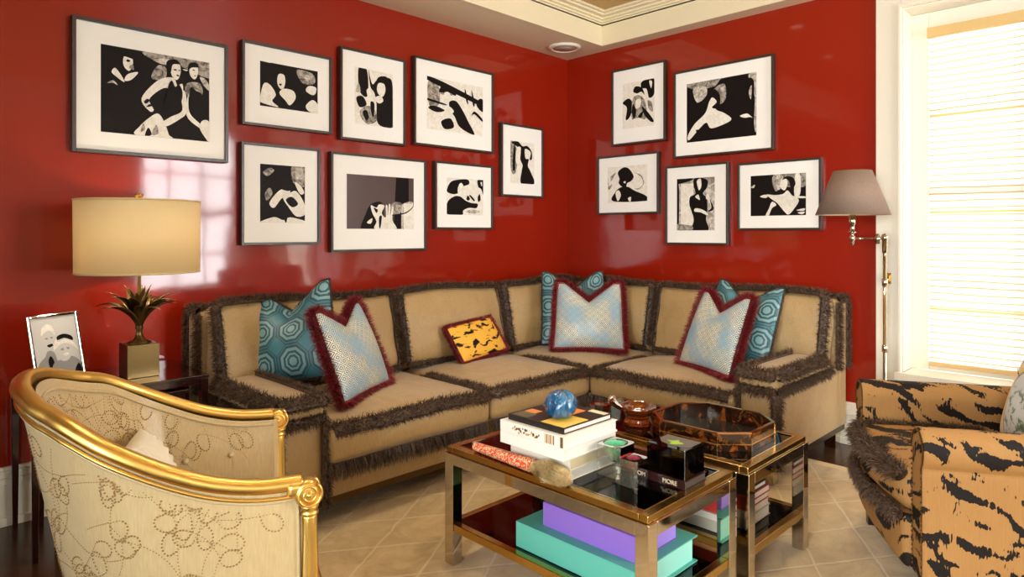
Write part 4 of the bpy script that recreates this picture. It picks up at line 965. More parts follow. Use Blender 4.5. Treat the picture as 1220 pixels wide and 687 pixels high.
pC = [sqr('w'), ('k', [(.1, 1), (.12, .6), (.3, .5), (.35, .7), (.3, 1)]), ('k', [(.35, 1), (.45, .75), (.6, .85), (.95, .9), (1, .5), (1, .02), (.6, .05), (.56, .4), (.5, .6), (.4, .7)]), ('w', rot(HEAD, .68, .68, .26, .24)), ('k', [(.55, .78), (.62, .9), (.85, .92), (.95, .7), (.88, .6), (.84, .78), (.7, .84)]), ('w', [(.5, .5), (.66, .56), (.74, .48), (.62, .42)]), ('k', [(.04, .46), (.2, .5), (.3, .36), (.12, .3)]), ('g', [(.12, .2), (.3, .34), (.5, .3), (.56, .1), (.3, .02)]), ('k', [(.2, .22), (.3, .26), (.36, .14), (.28, .08)]), ('w', [(.3, .62), (.38, .66), (.42, .55), (.34, .5)]), ('l', [(.02, .58), (.1, .72), (.14, .56)]), ('k', [(.4, .42), (.5, .4), (.48, .16), (.42, .22)])]
pD = [sqr('w'), ('g', [(.02, .9), (.2, .84), (.2, .5), (.04, .44)]), ('k', [(0, 1), (0, .93), (.3, .82), (.62, .72), (1, .6), (1, .68), (.6, .84), (.2, .97)]), ('g', [(.22, .72), (.3, .86), (.44, .84), (.46, .74), (.34, .7)]), ('k', [(.2, .74), (.26, .88), (.4, .88), (.5, .78), (.48, .72), (.4, .76), (.3, .75)]), ('w', [(.3, .75), (.38, .76), (.42, .64), (.34, .58), (.28, .64)]), ('k', [(.38, .58), (.5, .62), (.62, .46), (.72, .26), (.84, .02), (.7, .04), (.55, .14), (.48, .3), (.4, .42)]), ('w', [(.2, .46), (.36, .5), (.46, .4), (.3, .3), (.08, .42)]), ('k', [(.24, .18), (.4, .26), (.46, .1), (.3, .04)]), ('k', [(.02, .4), (.16, .34), (.3, .4), (.12, .46)]), ('k', [(.88, .6), (.92, .74), (1, .74), (1, .5)]), ('k', [(.66, .9), (.7, .76), (.72, .62), (.7, .62), (.66, .76)]), ('k', [(.78, .9), (.83, .72), (.84, .6), (.81, .6)]), ('k', [(.78, .38), (.84, .42), (.98, .3), (.98, .36), (.84, .48)]), ('k', [(0, .54), (.3, .5), (.3, .53), (0, .58)])]
pE = [sqr('k'), ('g', [(.7, 1), (.74, .7), (1, .66), (1, 1)]), ('l', [(.78, .96), (.8, .78), (.96, .8), (.94, .96)]), ('w', [(.2, .34), (.36, .52), (.52, .6), (.66, .56), (.6, .46), (.46, .42), (.3, .26)]), ('w', [(.5, .44), (.64, .52), (.8, .56), (.98, .36), (1, .16), (.8, .12), (.62, .28)]), ('k', [(.56, .4), (.7, .46), (.84, .34), (.7, .28)]), ('k', [(.2, .66), (.4, .82), (.7, .64), (.62, .56), (.4, .6)]), ('g', [(.06, .86), (.2, .94), (.3, .9), (.16, .8)]), ('w', [(.76, .72), (.9, .66), (.98, .54), (.88, .52)]), ('w', [(0, .02), (.3, .1), (.5, .05), (.66, .1), (1, .04), (1, 0), (0, 0)]), ('g', [(.1, .5), (.2, .6), (.26, .5), (.14, .38)]), ('k', [(.5, .14), (.6, .16), (.56, 0)])]
pF = [sqr('d'), ('K', [(.8, .5), (.92, .5), (.92, 1), (.8, 1)]), ('l', [(.72, .02), (.76, .36), (.84, .5), (1, .5), (1, 0)]), ('W', [(.84, 0), (1, 0), (1, .5), (.84, .5)]), ('K', [(.68, 0), (.80, 0), (.80, 1), (.72, 1)]), ('g', [(.64, .3), (.78, .3), (.8, .5), (.66, .5)]), ('k', [(.2, 0), (.26, .26), (.34, .46), (.5, .5), (.52, .2), (.4, 0)]), ('w', [(.4, 0), (.42, .14), (.36, .3), (.34, .44), (.42, .4), (.46, .46), (.54, .44), (.5, .3), (.56, .22), (.56, .44), (.585, .44), (.59, .26), (.605, .46), (.63, .46), (.63, .26), (.655, .42), (.68, .40), (.66, .18), (.72, .04), (.7, 0)]), ('k', [(.38, .4), (.44, .36), (.42, .3)]), ('k', [(.46, .22), (.5, .24), (.48, .02), (.46, .04)]), ('w', [(.28, .12), (.36, .2), (.34, .1)]), ('k', [(.67, .26), (.86, .3), (.98, .42), (.99, .52), (.97, .43), (.86, .325), (.67, .275)])]
pG = [sqr('w'), ('k', [(0, .66), (.1, .88), (.3, .96), (.56, .98), (.6, .86), (.4, .76), (.36, .62), (.2, .56), (.06, .58)]), ('w', [(.3, .76), (.38, .88), (.46, .76), (.4, .6), (.3, .58)]), ('k', [(0, .02), (.02, .34), (.2, .5), (.36, .5), (.5, .4), (.66, .34), (.84, .32), (.8, .2), (.6, .2), (.44, .12), (.4, 0)]), ('k', [(.84, .98), (.86, .8), (.94, .74), (1, .6), (1, 1)]), ('w', [(.92, .92), (.96, .94), (.96, .82)]), ('k', [(.6, .54), (.72, .4), (.76, .42), (.66, .54)]), ('k', [(.84, .5), (.9, .6), (.92, .44), (.86, .38)]), ('l', [(.5, .1), (.7, .16), (.9, .1), (.7, .04)]), ('k', [(.52, .44), (.56, .54), (.62, .46), (.58, .4)])]
pH = [sqr('w'), ('g', [(0, .96), (.2, .9), (.3, .6), (.2, .24), (.02, .3)]), ('k', [(.04, .96), (.3, 1), (.5, .9), (.7, .92), (.88, .8), (.9, .62), (.8, .6), (.84, .78), (.6, .84), (.62, .62), (.76, .6), (.72, .44), (.84, .3), (1, .02), (.44, 0), (.46, .3), (.5, .44), (.4, .58), (.42, .78), (.3, .86)]), ('w', [(.28, .86), (.42, .86), (.4, .7), (.32, .44), (.22, .52), (.22, .7)]), ('k', [(.5, .88), (.56, .84), (.5, .78)]), ('k', [(.14, .88), (.2, .8), (.18, .34), (.08, .36)])]
pI = [sqr('w'), ('k', [(.62, .98), (.98, 1), (1, .68), (.84, .6), (.76, .8), (.6, .84)]), ('w', [(.84, .96), (.93, .94), (.9, .8)]), ('k', [(.34, .8), (.42, .9), (.62, .84), (.7, .68), (.6, .76), (.46, .74)]), ('k', [(0, .58), (.2, .66), (.34, .5), (.24, .26), (.1, .2), (.14, .46)]), ('g', [(.32, .62), (.5, .7), (.7, .56), (.76, .2), (.5, .1), (.3, .2)]), ('w', [(.44, .6), (.58, .6), (.56, .44), (.42, .42)]), ('k', [(.34, .52), (.44, .36), (.36, .2), (.3, .36)]), ('k', [(.62, .44), (.8, .3), (.98, .1), (.9, .08), (.7, .24)]), ('k', [(.5, .24), (.66, .34), (.6, .2)]), ('w', [(.2, .12), (.5, .2), (.9, .04), (.5, 0)]), ('g', [(.8, .54), (.92, .5), (.96, .3), (.84, .36)])]
pJ = [sqr('k'), ('g', [(.02, 1), (.1, .9), (.4, .88), (.5, .98), (.56, 1)]), ('l', [(.1, .9), (.28, .92), (.3, .76), (.16, .66)]), ('g', [(.4, .82), (.56, .9), (.58, .66), (.48, .58)]), ('l', [(.5, .82), (.57, .86), (.56, .74)]), ('w', [(.12, .3), (.28, .46), (.34, .64), (.4, .72), (.46, .62), (.44, .5), (.56, .42), (.66, .3), (.5, .22), (.36, .2), (.3, .3), (.2, .22), (.04, .04), (.02, .12)]), ('k', [(.34, .72), (.42, .84), (.5, .7), (.48, .52), (.38, .54), (.45, .62), (.4, .7)]), ('k', [(.14, .2), (.22, .18), (.18, .12)]), ('w', [(.78, .34), (.88, .36), (.95, .28), (.92, .3), (.84, .3)]), ('l', [(.9, .98), (1, 1), (1, .1), (.97, .2), (.98, .6), (.92, .84)]), ('k', [(.9, .92), (.97, .86), (.96, .6), (.9, .7)]), ('l', [(.9, .7), (.94, .8), (.93, .58)])]
pK = [sqr('w'), ('g', [(.0, .95), (.02, .5), (.1, .52), (.06, .4), (-.0, .42)]), ('k', [(.26, .84), (.4, .96), (.54, .92), (.66, .72), (.64, .62), (.58, .56), (.5, .52), (.46, .4), (.36, .44), (.28, .54), (.3, .66)]), ('w', [(.4, .56), (.46, .58), (.45, .52)]), ('k', [(.14, .04), (.2, .3), (.34, .42), (.52, .42), (.7, .3), (.96, .16), (1, .02)]), ('w', [(.2, .26), (.28, .34), (.34, .2), (.26, .04)]), ('g', [(.68, .8), (.86, .7), (.92, .5), (.8, .34), (.7, .36), (.82, .38), (.9, .5), (.84, .68)]), ('w', [(.52, .1), (.6, .14), (.58, 0)]), ('g', [(.08, .74), (.22, .84), (.08, .6), (.07, .66)])]
pL = [sqr('l'), ('W', [(.1, .1), (.44, .1), (.44, .9), (.1, .9)]), ('k', [(0, 1), (0, .9), (.4, .96), (.4, 1)]), ('g', [(.6, 1), (.7, .86), (1, .9), (1, 1)]), ('k', [(.0, .9), (.06, .8), (.05, .1), (0, 0)]), ('k', [(.46, .98), (.62, 1), (.82, .94), (.8, .8), (.7, .7), (.8, .6), (.82, .4), (.78, .2), (.84, 0), (.42, 0), (.46, .2), (.4, .36), (.34, .5), (.36, .64), (.5, .7), (.46, .84)]), ('w', [(.54, .94), (.64, .98), (.66, .84), (.6, .76), (.56, .84)]), ('w', [(.48, .36), (.64, .34), (.82, .28), (.82, .33), (.66, .4), (.5, .42)]), ('w', [(.78, .6), (.84, .56), (.94, .42), (.9, .54), (.86, .66), (.8, .68)]), ('k', [(.88, .58), (.98, .42), (.92, .36), (.82, .36), (.92, .42)]), ('w', [(.5, .64), (.58, .68), (.62, .58), (.56, .6)]), ('g', [(.0, .12), (.4, .08), (.4, 0), (0, 0)])]
pM = [sqr('k'), ('g', [(.44, 1), (.46, .6), (.6, .7), (.8, .66), (1, .7), (1, 1)]), ('w', [(.82, .98), (.9, .96), (.9, .5), (.8, .48)]), ('l', [(.48, .96), (.6, .96), (.58, .7), (.5, .64)]), ('w', rot(HEAD, .61, .76, .15, .28)), ('k', [(.58, .86), (.66, .94), (.78, .9), (.82, .74), (.74, .6), (.72, .78), (.66, .88)]), ('w', [(.3, .52), (.46, .5), (.6, .52), (.68, .6), (.76, .48), (.88, .36), (.8, .16), (.7, .02), (.62, .1), (.5, .3), (.4, .4)]), ('w', [(.28, 0), (.34, .16), (.4, .34), (.48, .26), (.4, .18), (.34, 0)]), ('w', [(.18, .48), (.28, .52), (.32, .46), (.26, .44)]), ('l', [(.0, .72), (.08, .78), (.06, .7)]), ('w', [(.72, .46), (1, .44), (1, .4), (.76, .42)]), ('w', [(.84, .12), (.98, .16), (.96, .1)]), ('w', [(.86, .06), (.98, .08), (.94, .02)])]
L_ = 'L'; R = 'R'
framed(L_, -3.353, 1.556, -2.684, 2.149, (.165, .865, .165, .825), pA, 'largest framed print, at the far left of the wall above the table lamp', .016)
framed(L_, -2.614, 1.761, -2.103, 2.196, (.19, .835, .25, .79), pB, 'upper landscape print of a dark-haired woman, right of the largest print')
framed(L_, -2.050, 1.742, -1.593, 2.276, (.215, .80, .19, .81), pC, 'upright print between the upper landscape prints on the long wall')
framed(L_, -1.529, 1.760, -.842, 2.323, (.155, .86, .20, .80), pD, 'wide print of a turbaned woman, at the right end of the upper row')
framed(L_, -2.618, 1.139, -2.176, 1.672, (.23, .80, .22, .80), pE, 'upright print of a bowed figure in a wide hat, lower row nearest the lamp')
framed(L_, -2.109, 1.093, -1.432, 1.666, (.155, .86, .235, .79), pF, 'wide mostly dark brown print with raised white hands, lower row')
framed(L_, -1.362, 1.227, -.847, 1.672, (.20, .83, .22, .77), pG, 'small landscape print of a figure in a black brimmed hat, end of the lower row')
framed(L_, -.765, 1.467, -.322, 1.993, (.22, .79, .19, .77), pH, 'upright print of a standing figure in black closest to the wall corner')
framed(R, .457, 1.847, .916, 2.407, (.21, .80, .21, .80), pI, 'upper upright print of a swathed pale figure, just right of the wall corner')
framed(R, .982, 1.714, 1.677, 2.305, (.14, .84, .17, .84), pJ, 'large wide print of a reclining woman on the wall by the window')
framed(R, .324, 1.341, .862, 1.777, (.18, .82, .20, .81), pK, 'lower landscape print of a black profile silhouette in a hat, nearest the wall corner')
framed(R, .916, 1.124, 1.381, 1.664, (.19, .79, .18, .83), pL, 'lower upright print of a woman in a black dress with folded arms')
framed(R, 1.444, 1.220, 1.959, 1.646, (.165, .825, .21, .80), pM, 'lower landscape print of a bare-shouldered woman beside the floor lamp shade')

# ------------------------------------------------------------------ gilt tub armchair
O_ = Vector((-3.163, -1.64, 0)); Fv = Vector((.942, -.337, 0)).normalized(); Sv = Vector((.337, .942, 0)).normalized()
def CW(s_, t_, z_): return O_+Sv*s_+Fv*t_+Vector((0, 0, z_))
chair = thing('gilt_armchair', 'tub armchair with carved gilt frame and cream silk embroidered with dotted scrolls', 'armchair', tuple(O_))
side = [(-.330, .0, .612), (-.336, -.10, .618), (-.337, -.20, .642), (-.330, -.30, .685), (-.308, -.40, .738), (-.268, -.468, .778), (-.222, -.510, .797)]
crest = [(-.222, -.510, .797), (-.175, -.552, .815), (-.10, -.592, .838), (0, -.606, .846), (.10, -.592, .838), (.175, -.552, .815), (.222, -.510, .797)]
s1 = cat_rom(side, 8); s2 = cat_rom(crest, 8); s3 = [(-p[0], p[1], p[2]) for p in reversed(s1)]
RAIL = s1+s2[1:-1]+s3
RN = len(RAIL); arcs = [0]
for a, b in zip(RAIL, RAIL[1:]): arcs.append(arcs[-1]+math.dist(a, b))
RL = arcs[-1]
def rail(d):
    d = max(0, min(RL-1e-6, d)); i = int(np.searchsorted(arcs, d, side='right'))-1; i = max(0, min(RN-2, i)); f_ = (d-arcs[i])/(arcs[i+1]-arcs[i])
    p = tuple(RAIL[i][k]*(1-f_)+RAIL[i+1][k]*f_ for k in range(3))
    a, b = rail_raw(d-.03), rail_raw(d+.03); t_ = Vector((b[0]-a[0], b[1]-a[1])).normalized(); n_ = Vector((-t_.y, t_.x))   # outward in (s,t)
    if n_.dot(Vector((p[0], p[1]+.25))) < 0: n_ = -n_
    return p, n_
def rail_raw(d):
    d = max(0, min(RL-1e-6, d)); i = max(0, min(RN-2, int(np.searchsorted(arcs, d, side='right'))-1)); f_ = (d-arcs[i])/(arcs[i+1]-arcs[i])
    return tuple(RAIL[i][k]*(1-f_)+RAIL[i+1][k]*f_ for k in range(3))
ZB = .17
def outer(d, w_, off=0.):
    p, n_ = rail(d); z = (p[2]-.012)*(1-w_)+ZB*w_
    k = 1-((z-ZB)/(p[2]-.012-ZB)) if p[2] > ZB else 0
    back = max(0., min(1., -p[1]/.5)); q = k**.85
    sx = p[0]*(1-.10*q*back-.02*q); ty = p[1]*(1-.235*q)
    o2 = .004+off+.010*math.sin(PI*min(1, k*1.0))
    return CW(sx+n_.x*o2, ty+n_.y*o2, z)
def inner(d, w_, off=0.):
    p, n_ = rail(d); zt = p[2]-.010; z = zt*(1-w_)+.38*w_
    k = w_; back = max(0., min(1., -p[1]/.5))
    puff = .028+.022*math.sin(PI*min(1, k*.9))+.012*(1 if True else 0)*abs(math.sin(d*9.5))*math.sin(PI*k)
    sx = p[0]*(1-.05*k*back); ty = p[1]*(1-.16*k)
    o2 = -(.006+puff+off)
    return CW(sx+n_.x*o2, ty+n_.y*o2, z)
m = MB(); ND = 90
m.grid([[tuple(outer(RL*i/ND, j/16)) for j in range(17)] for i in range(ND+1)])
m.build('outside_upholstery', M['silk'], chair)
m = MB(); m.grid([[tuple(inner(RL*i/ND, j/14)) for j in range(15)] for i in range(ND+1)])
for d in (0, RL):  # front edges of the arms
    P = [[tuple(outer(d, j/14*.94)*(1-f_)+inner(d, j/14)*f_+Fv*(.012*math.sin(PI*f_))) for j in range(15)] for f_ in (0, .25, .5, .75, 1)]
    m.grid(P)
insd = m.build('inside_upholstery', M['silk'], chair)
# piping along the rail (self welt)
m = MB(); m.tube([tuple(outer(RL*i/ND, .045, .003)) for i in range(ND+1)], .0045, 6); m.tube([tuple(inner(RL*i/ND, .06, .001)) for i in range(ND+1)], .0045, 6)
for d in (.012, RL-.012): m.tube([tuple(outer(d, .045+.9*j/12, .003)) for j in range(13)], .004, 6)
m.build('welt', M['silk'], chair)
# embroidery: dotted vines with loops
random.seed(12)
def vines(surf, dl, zr, n, name, parent, off):
    m = MB()
    def dot(d, w_, r_):
        c_ = surf(d, w_, off); e = .004; a = surf(d+e, w_, off)-surf(d-e, w_, off); b = surf(d, w_+.004, off)-surf(d, w_-.004, off)
        a.normalize(); b = (b-a*b.dot(a)).normalized(); nn = a.cross(b)
        ring_ = [c_+a*r_*math.cos(k*PI/3)+b*r_*math.sin(k*PI/3) for k in range(6)]
        m.add([tuple(p) for p in ring_]+[tuple(c_+nn*.0012), tuple(c_-nn*.0012)], [(0,1,6), (1,2,6), (2,3,6), (3,4,6), (4,5,6), (5,0,6), (1,0,7), (2,1,7), (3,2,7), (4,3,7), (5,4,7), (0,5,7)], 0)
    for _ in range(n):
        x = random.uniform(*dl); y = random.uniform(*zr); th = random.uniform(0, 2*PI); kap = random.uniform(-8, 8); loop = 0; run = random.randint(10, 26); turn = random.choice((-1, 1)); ph_ = random.uniform(0, 6)
        for k in range(140):
            if loop > 0:
                kap = turn*(2*PI/(.0078*16))*(1+.45*math.cos(2*th+ph_)); loop -= 1; r_ = .0023
                if loop == 0: run = random.randint(9, 22); turn = -turn; kap = -turn*random.uniform(2, 9)
            else:
                run -= 1; r_ = .0013
                kap += random.uniform(-1.2, 1.2); kap = max(-11, min(11, kap))
                if run <= 0: loop = random.randint(13, 18)
            th += kap*.0078; x += math.cos(th)*.0078; y += math.sin(th)*.0078
            if not (dl[0] < x < dl[1] and zr[0] < y < zr[1]): break
            p, _n = rail(x); zt = p[2]-.012; zb = ZB if surf is outer else .38
            w_ = (zt-y)/(zt-zb)
            if .09 < w_ < .97: dot(x, w_, r_)
    return m.build(name, M['thread'], parent)
oo = bpy.data.objects['outside_upholstery']
vines(outer, (.03, RL*.56), (.18, .80), 34, 'embroidery', oo, .0015)
vines(inner, (RL*.36, RL-.02), (.36, .82), 44, 'embroidery', insd, .0015)
# buttons
for d, z in ((RL-.14, .515), (RL-.30, .515), (RL-.47, .53), (RL-.64, .60), (RL*.5, .64), (RL-.22, .45), (.16, .515), (.34, .515)):
    p, n_ = rail(d); w_ = ((p[2]-.01)-z)/((p[2]-.01)-.38); c_ = inner(d, w_, .002); ms = MB()
    ms.lathe([(0, .007), (.005, .006), (.0085, .002), (.009, -.002), (0, -.004)], 14, (0, 0, 0), T=Matrix.Translation(c_) @ (-(Sv*n_.x+Fv*n_.y)).to_track_quat('Z', 'Y').to_matrix().to_4x4())
    ms.build('button', M['silk'], insd)
# gilt rail: moulded section
def rail_section():
    m = MB(); P = []
    prof = []
    for k in range(16):
        a = 2*PI*k/16; prof.append((.021*math.cos(a)*(1+.05*math.cos(3*a)), .0165*math.sin(a)+(.003 if math.sin(a) > 0 else 0)))
    for i in range(RN):
        p = RAIL[i]; _, n_ = rail(arcs[i]); a, b = RAIL[max(0, i-1)], RAIL[min(RN-1, i+1)]
        tg = (CW(*b)-CW(*a)).normalized(); nn = (Sv*n_.x+Fv*n_.y); nn = (nn-tg*nn.dot(tg)).normalized(); up = tg.cross(nn); 
        if up.z < 0: up = -up
        P.append([tuple(CW(*p)+nn*(q[0]-.006)+up*q[1]) for q in prof])
    m.grid(P, closev=True); b = 0
    m.f.append(tuple(range(15, -1, -1))); m.mi.append(0); m.sm.append(False); l = (RN-1)*16; m.f.append(tuple(l+k for k in range(16))); m.mi.append(0); m.sm.append(False)
    # thin bead under the outer edge
    m.tube([tuple(outer(arcs[i], .028, .006)) for i in range(0, RN, 2)], .0045, 6)
    return m
rail_section().build('gilt_rail', M['gilt'], chair)
for sg in (-1, 1):
    # scroll
    m = MB(); zc, rc, hw = .592, .031, .024
    ax = Matrix.Translation(CW(sg*.336, .012, zc)) @ Matrix(((Sv.x, Fv.x, 0, 0), (Sv.y, Fv.y, 0, 0), (0, 0, 1, 0), (0, 0, 0, 1)))
    Rr = ax @ Matrix.Rotation(PI/2, 4, 'Y')
    m.lathe([(0, -hw), (rc*.45, -hw), (rc*.8, -hw+.003), (rc, -hw+.007), (rc, hw-.007), (rc*.8, hw-.003), (rc*.45, hw), (0, hw)], 32, T=Rr)
    for e in (-1, 1):
        sp = []
        for k in range(60):
            f_ = k/59; a = f_*2.2*2*PI+.6; r_ = rc*(.98-.80*f_); sp.append((e*(hw-.001), r_*math.sin(a), r_*math.cos(a)))
        m.tube(sp, [.0042*(1-.4*k/59) for k in range(60)], 8, T=ax)
        m.lathe([(0, e*(hw+.004)), (.005, e*(hw+.002)), (.007, e*(hw-.002))], 12, T=Rr)
    # web between the rail end and the scroll
    m.rbox((0, -.022, .012), (.038, .05, .034), .012, 4, T=ax)
    m.build('scroll', M['gilt'], chair)
    # collar and fluted post
    m = MB(); Pm = Matrix.Translation(CW(sg*.336, .016, 0))
    m.lathe([(0, .566), (.020, .566), (.022, .560), (.020, .555), (.017, .552), (.021, .547), (.021, .542), (.016, .538), (0, .538)], 24, T=Pm)
    flute = lambda a, z: 1-.10*abs(math.cos(a*5))**.5*(1 if .2 < z < .535 else 0)
    m.lathe([(0, .54), (.0165, .54)]+[(.0175+.0075*math.sin(PI*min(1, (.535-z)/.75)), z) for z in np.linspace(.535, .19, 14)]+[(.024, .18), (.026, .17), (.026, .15), (.018, .14), (.016, .12), (.018, .06), (.012, RZ+.0005), (0, RZ+.0005)], 80, T=Pm, mod=flute)
    m.build('post', M['gilt'], chair)
for sg in (-1, 1):
    m = MB(); a = CW(sg*.19, -.36, 0); b = CW(sg*.22, -.44, 0)
    m.tube([tuple(a+Vector((0, 0, .18))), tuple(a.lerp(b, .5)+Vector((0, 0, .09))), tuple(b+Vector((0, 0, .0012)))], [.026, .02, .014], 12); m.build('leg', M['gilt'], chair)
# seat rail and cushion
m = MB(); P = []
for k in range(25):
    u = -1+2*k/24; fr = .03+.055*(1-u*u); q = CW(u*.315, fr, 0); P.append([tuple(q+Vector((0, 0, z))+Fv*o2) for z, o2 in ((.16, -.01), (.16, .012), (.19, .018), (.225, .012), (.235, .004), (.235, -.01))])
m.grid(P, closev=True); m.build('seat_rail', M['gilt'], chair)
m = MB()
def seatfn(q):
    u = max(-1, min(1, q.x/.30)); v = (q.y+.5)/.5
    if q.y > -.25: q.y += .050*(1-u*u)*((q.y+.25)/.25)
    k = max(0, -(q.y+.15)/.35); q.x *= 1-.30*k*k
    return CW(q.x, q.y, q.z)
m.rbox((0, -.215, .34), (.565, .46, .15), .06, 14, (0, .01, .035), fn=seatfn); m.build('seat_cushion', M['silk'], chair)
m = MB(); m.rbox((0, -.22, .25), (.56, .44, .05), .01, 6, fn=seatfn); m.build('seat_deck', M['silk'], chair)
# pleated little pillow
ctr = CW(.04, -.30, .472); Tm = Matrix.Translation(ctr) @ Matrix(((Sv.x, -Fv.x, 0, 0), (Sv.y, -Fv.y, 0, 0), (0, 0, 1, 0), (0, 0, 0, 1))) @ Matrix.Rotation(math.radians(-24), 4, 'X') @ Matrix.Rotation(math.radians(6), 4, 'Y')
m = MB(); Wp, Hp, Tp = .34, .20, .11
for sg in (-1, 1):
    P = []
    for i in range(181):
        u = math.sin((-1+2*i/180)*PI/2); r_ = []
        for j in range(25):
            v = math.sin((-1+2*j/24)*PI/2); th = Tp/2*(max(0, (1-u*u)*(1-v*v))**.45)
            th += .0035*math.sin(j*PI*1.0+u*1.5)*(1-u*u)*(1-v*v)**.3 + .0045*abs(math.sin(u*30+.8*math.sin(v*7)))*(1-v*v)**.5*(1-u*u)**.3 + .002*math.cos(v*26)*(1-v*v)
            r_.append((Wp/2*u*(1-.05*(1-v*v)), sg*th, Hp/2+Hp/2*v*(1-.05*(1-u*u))))
        P.append(r_)
    m.grid(P, T=Tm)
o = m.build('pleated_pillow', plain('ivory_pleated_silk', srgb(232, 222, 198), .4, Sheen_Weight=.3))
tag(o, 'small ivory pleated pillow lying in the gilt tub armchair', 'pillow')

# ------------------------------------------------------------------ tiger armchair
th_ = math.radians(210.3)
TT = Matrix.Translation((-1.43, -2.705, 0)) @ Matrix.Rotation(th_, 4, 'Z')
tig = thing('tiger_armchair', 'roll-arm armchair in gold velvet with black tiger stripes and brown brush fringe', 'armchair', (-1.43, -2.705, 0))
TG = M['tiger']
def tv(pts): return np.array([tuple(TT @ Vector(q)) for q in pts])
def tn(v): return np.array(tuple(TT.to_3x3() @ Vector(v)))
def tiger_arm(xi, xo):
    "xi inner edge of the arm top, xo outer"
    sg = 1 if xo > xi else -1; cx = (xi+xo)/2; w_ = abs(xo-xi)
    # cross-section: rolled top over a slim panel
    sec = []
    zc = .535
    sec += [(cx-sg*w_*.42, .14), (cx-sg*w_*.43, .30), (cx-sg*w_*.45, .46)]
    for k in range(13):
        a = PI+ -k*PI*1.28/12
        sec.append((cx+sg*(w_*.52*math.cos(a)+.004), zc+.066*math.sin(a)))
    sec += [(cx+sg*w_*.40, .475), (cx+sg*w_*.41, .40), (cx+sg*w_*.42, .28), (cx+sg*w_*.42, .14)]
    sec = cat_rom([(p[0], 0, p[1]) for p in sec], 3)
    m = MB(); P = []
    ys = [.012, .004, .0, .0]+[.75*k/20 for k in range(1, 21)]
    for i, y in enumerate(ys):
        sc_ = [.965, .985, 1, 1][i] if i < 4 else 1
        yy = [-.012, -.010, -.005, .0][i] if i < 4 else y
        ccx, ccz = cx, .37
        P.append([(ccx+(p[0]-ccx)*sc_, yy, (ccz+(p[2]-ccz)*(1-(1-sc_)*.5)) if p[2] > .2 else p[2]) for p in sec])
    m.grid(P, T=TT)
    # front face
    n = len(sec); b = len(m.v); F0 = [TT @ Vector(p) for p in P[0]]
    tri = tessellate_polygon([[Vector((p[0], p[2], 0)) for p in P[0]]]); m.add([tuple(p) for p in F0], [tuple(f) for f in tri])
    a = m.build('arm', TG, tig)
    # nailheads round the front face
    nm = MB(); path = fill([(p[0], 0, p[2]) for p in sec], .0125)
    for p in path:
        if p[2] < .15: continue
        c2 = ((p[0]-cx)*.90+cx, -.0135, .37+(p[2]-.37)*.965)
        q = TT @ Matrix.Translation(c2) @ Matrix.Rotation(PI/2, 4, 'X')
        nm.lathe([(0, .0035), (.003, .0026), (.0052, 0)], 8, T=q)
    nm.build('nailhead_trim', M['nail'], a)
tiger_arm(.237, .347); tiger_arm(-.347, -.457)
m = MB()
def tb(q):
    u = max(-1, min(1, (q.x+.055)/.30))
    if q.y < .1: q.y -= .045*(1-u*u)*((.1-q.y)/.15)*min(1, max(.0, (q.z-.1)/.2+.2))
    return TT @ q
m.rbox((-.055, .33, .215), (.575, .72, .17), .02, 10, fn=tb); m.build('seat_base', TG, tig)
m = MB(); m.rbox((-.055, .27, .375), (.572, .60, .135), .045, 12, (0, .01, .03), fn=tb); sc_ = m.build('seat_cushion', TG, tig)
f = Fur()
def front_path(z, yo, x0=-.335, x1=.228):
    out = []
    for k in range(21):
        x = x0+(x1-x0)*k/20; out.append(tuple(tb(Vector((x, yo, z)))))
    return out
f.band([tuple(TT @ Vector((-.337, y, .432))) for y in (.40, .3, .2, .1, .02)]+front_path(.425, -.032), np.array([tn((-.1, -.1, 1))]*5+[tn((0, -.7, .75))]*21), .050, .030, 4200, droop=.6)
f.build('fringe_trim', FUR, sc_)
f = Fur(); f.band(front_path(.300, -.036), tn((0, -1, .15)), .034, .034, 3800, droop=1.2); f.build('lower_fringe', FUR, tig)
m = MB(); m.rbox((-.055, .745, .52), (.80, .15, .70), .06, 10, (0, .02, .02), T=TT @ Matrix.Translation((0, .02, 0))); m.build('backrest', TG, tig)
for x, y in ((-.40, .04), (.29, .04), (-.38, .72), (.28, .72)):
    m = MB(); m.taper((x, y), (.034, .034), (.05, .05), RZ+.0005, .14, T=TT, off=(0, -.008 if y < .1 else .02)); m.build('leg', M['dleg'], tig, .002)
# printed pillow in the armchair
t = NT('printed_souvenir_silk'); c = t.coord('UV'); s_ = t.n('ShaderNodeSeparateXYZ'); t.set(s_, 0, c)
dx = t.math('SUBTRACT', s_.outputs[0], .5); dy = t.math('SUBTRACT', s_.outputs[1], .30)
r_ = t.math('SQRT', t.math('ADD', t.math('MULTIPLY', dx, dx), t.math('MULTIPLY', t.math('MULTIPLY', dy, dy), .8)))
n = t.noise(c, 13, 3, .6, .6); n2 = t.noise(c, 21, 2, .5, 0)
inner_c = t.ramp(n, [(.0, srgb(186, 186, 180)), (.52, srgb(172, 172, 166)), (.56, srgb(74, 112, 48)), (.62, srgb(40, 44, 34)), (.70, srgb(170, 54, 40))], 'CONSTANT')
low = t.ramp(s_.outputs[1], [(.40, (1,1,1)), (.52, (0,0,0))]); inner_c = t.mix(low, srgb(188, 188, 184), inner_c)
base_c = t.ramp(r_, [(0, (0,0,0)), (.335, (.33,)*3), (.345, (.5,)*3), (.47, (1,)*3)], 'CONSTANT')
col = t.mix(t.math('GREATER_THAN', r_, .335), inner_c, srgb(52, 40, 34)); col = t.mix(t.math('GREATER_THAN', r_, .350), col, srgb(214, 168, 40)); col = t.mix(t.math('GREATER_THAN', r_, .455), col, srgb(70, 56, 62))
pm = t.done(t.bsdf(col, .4, Sheen_Weight=.2))
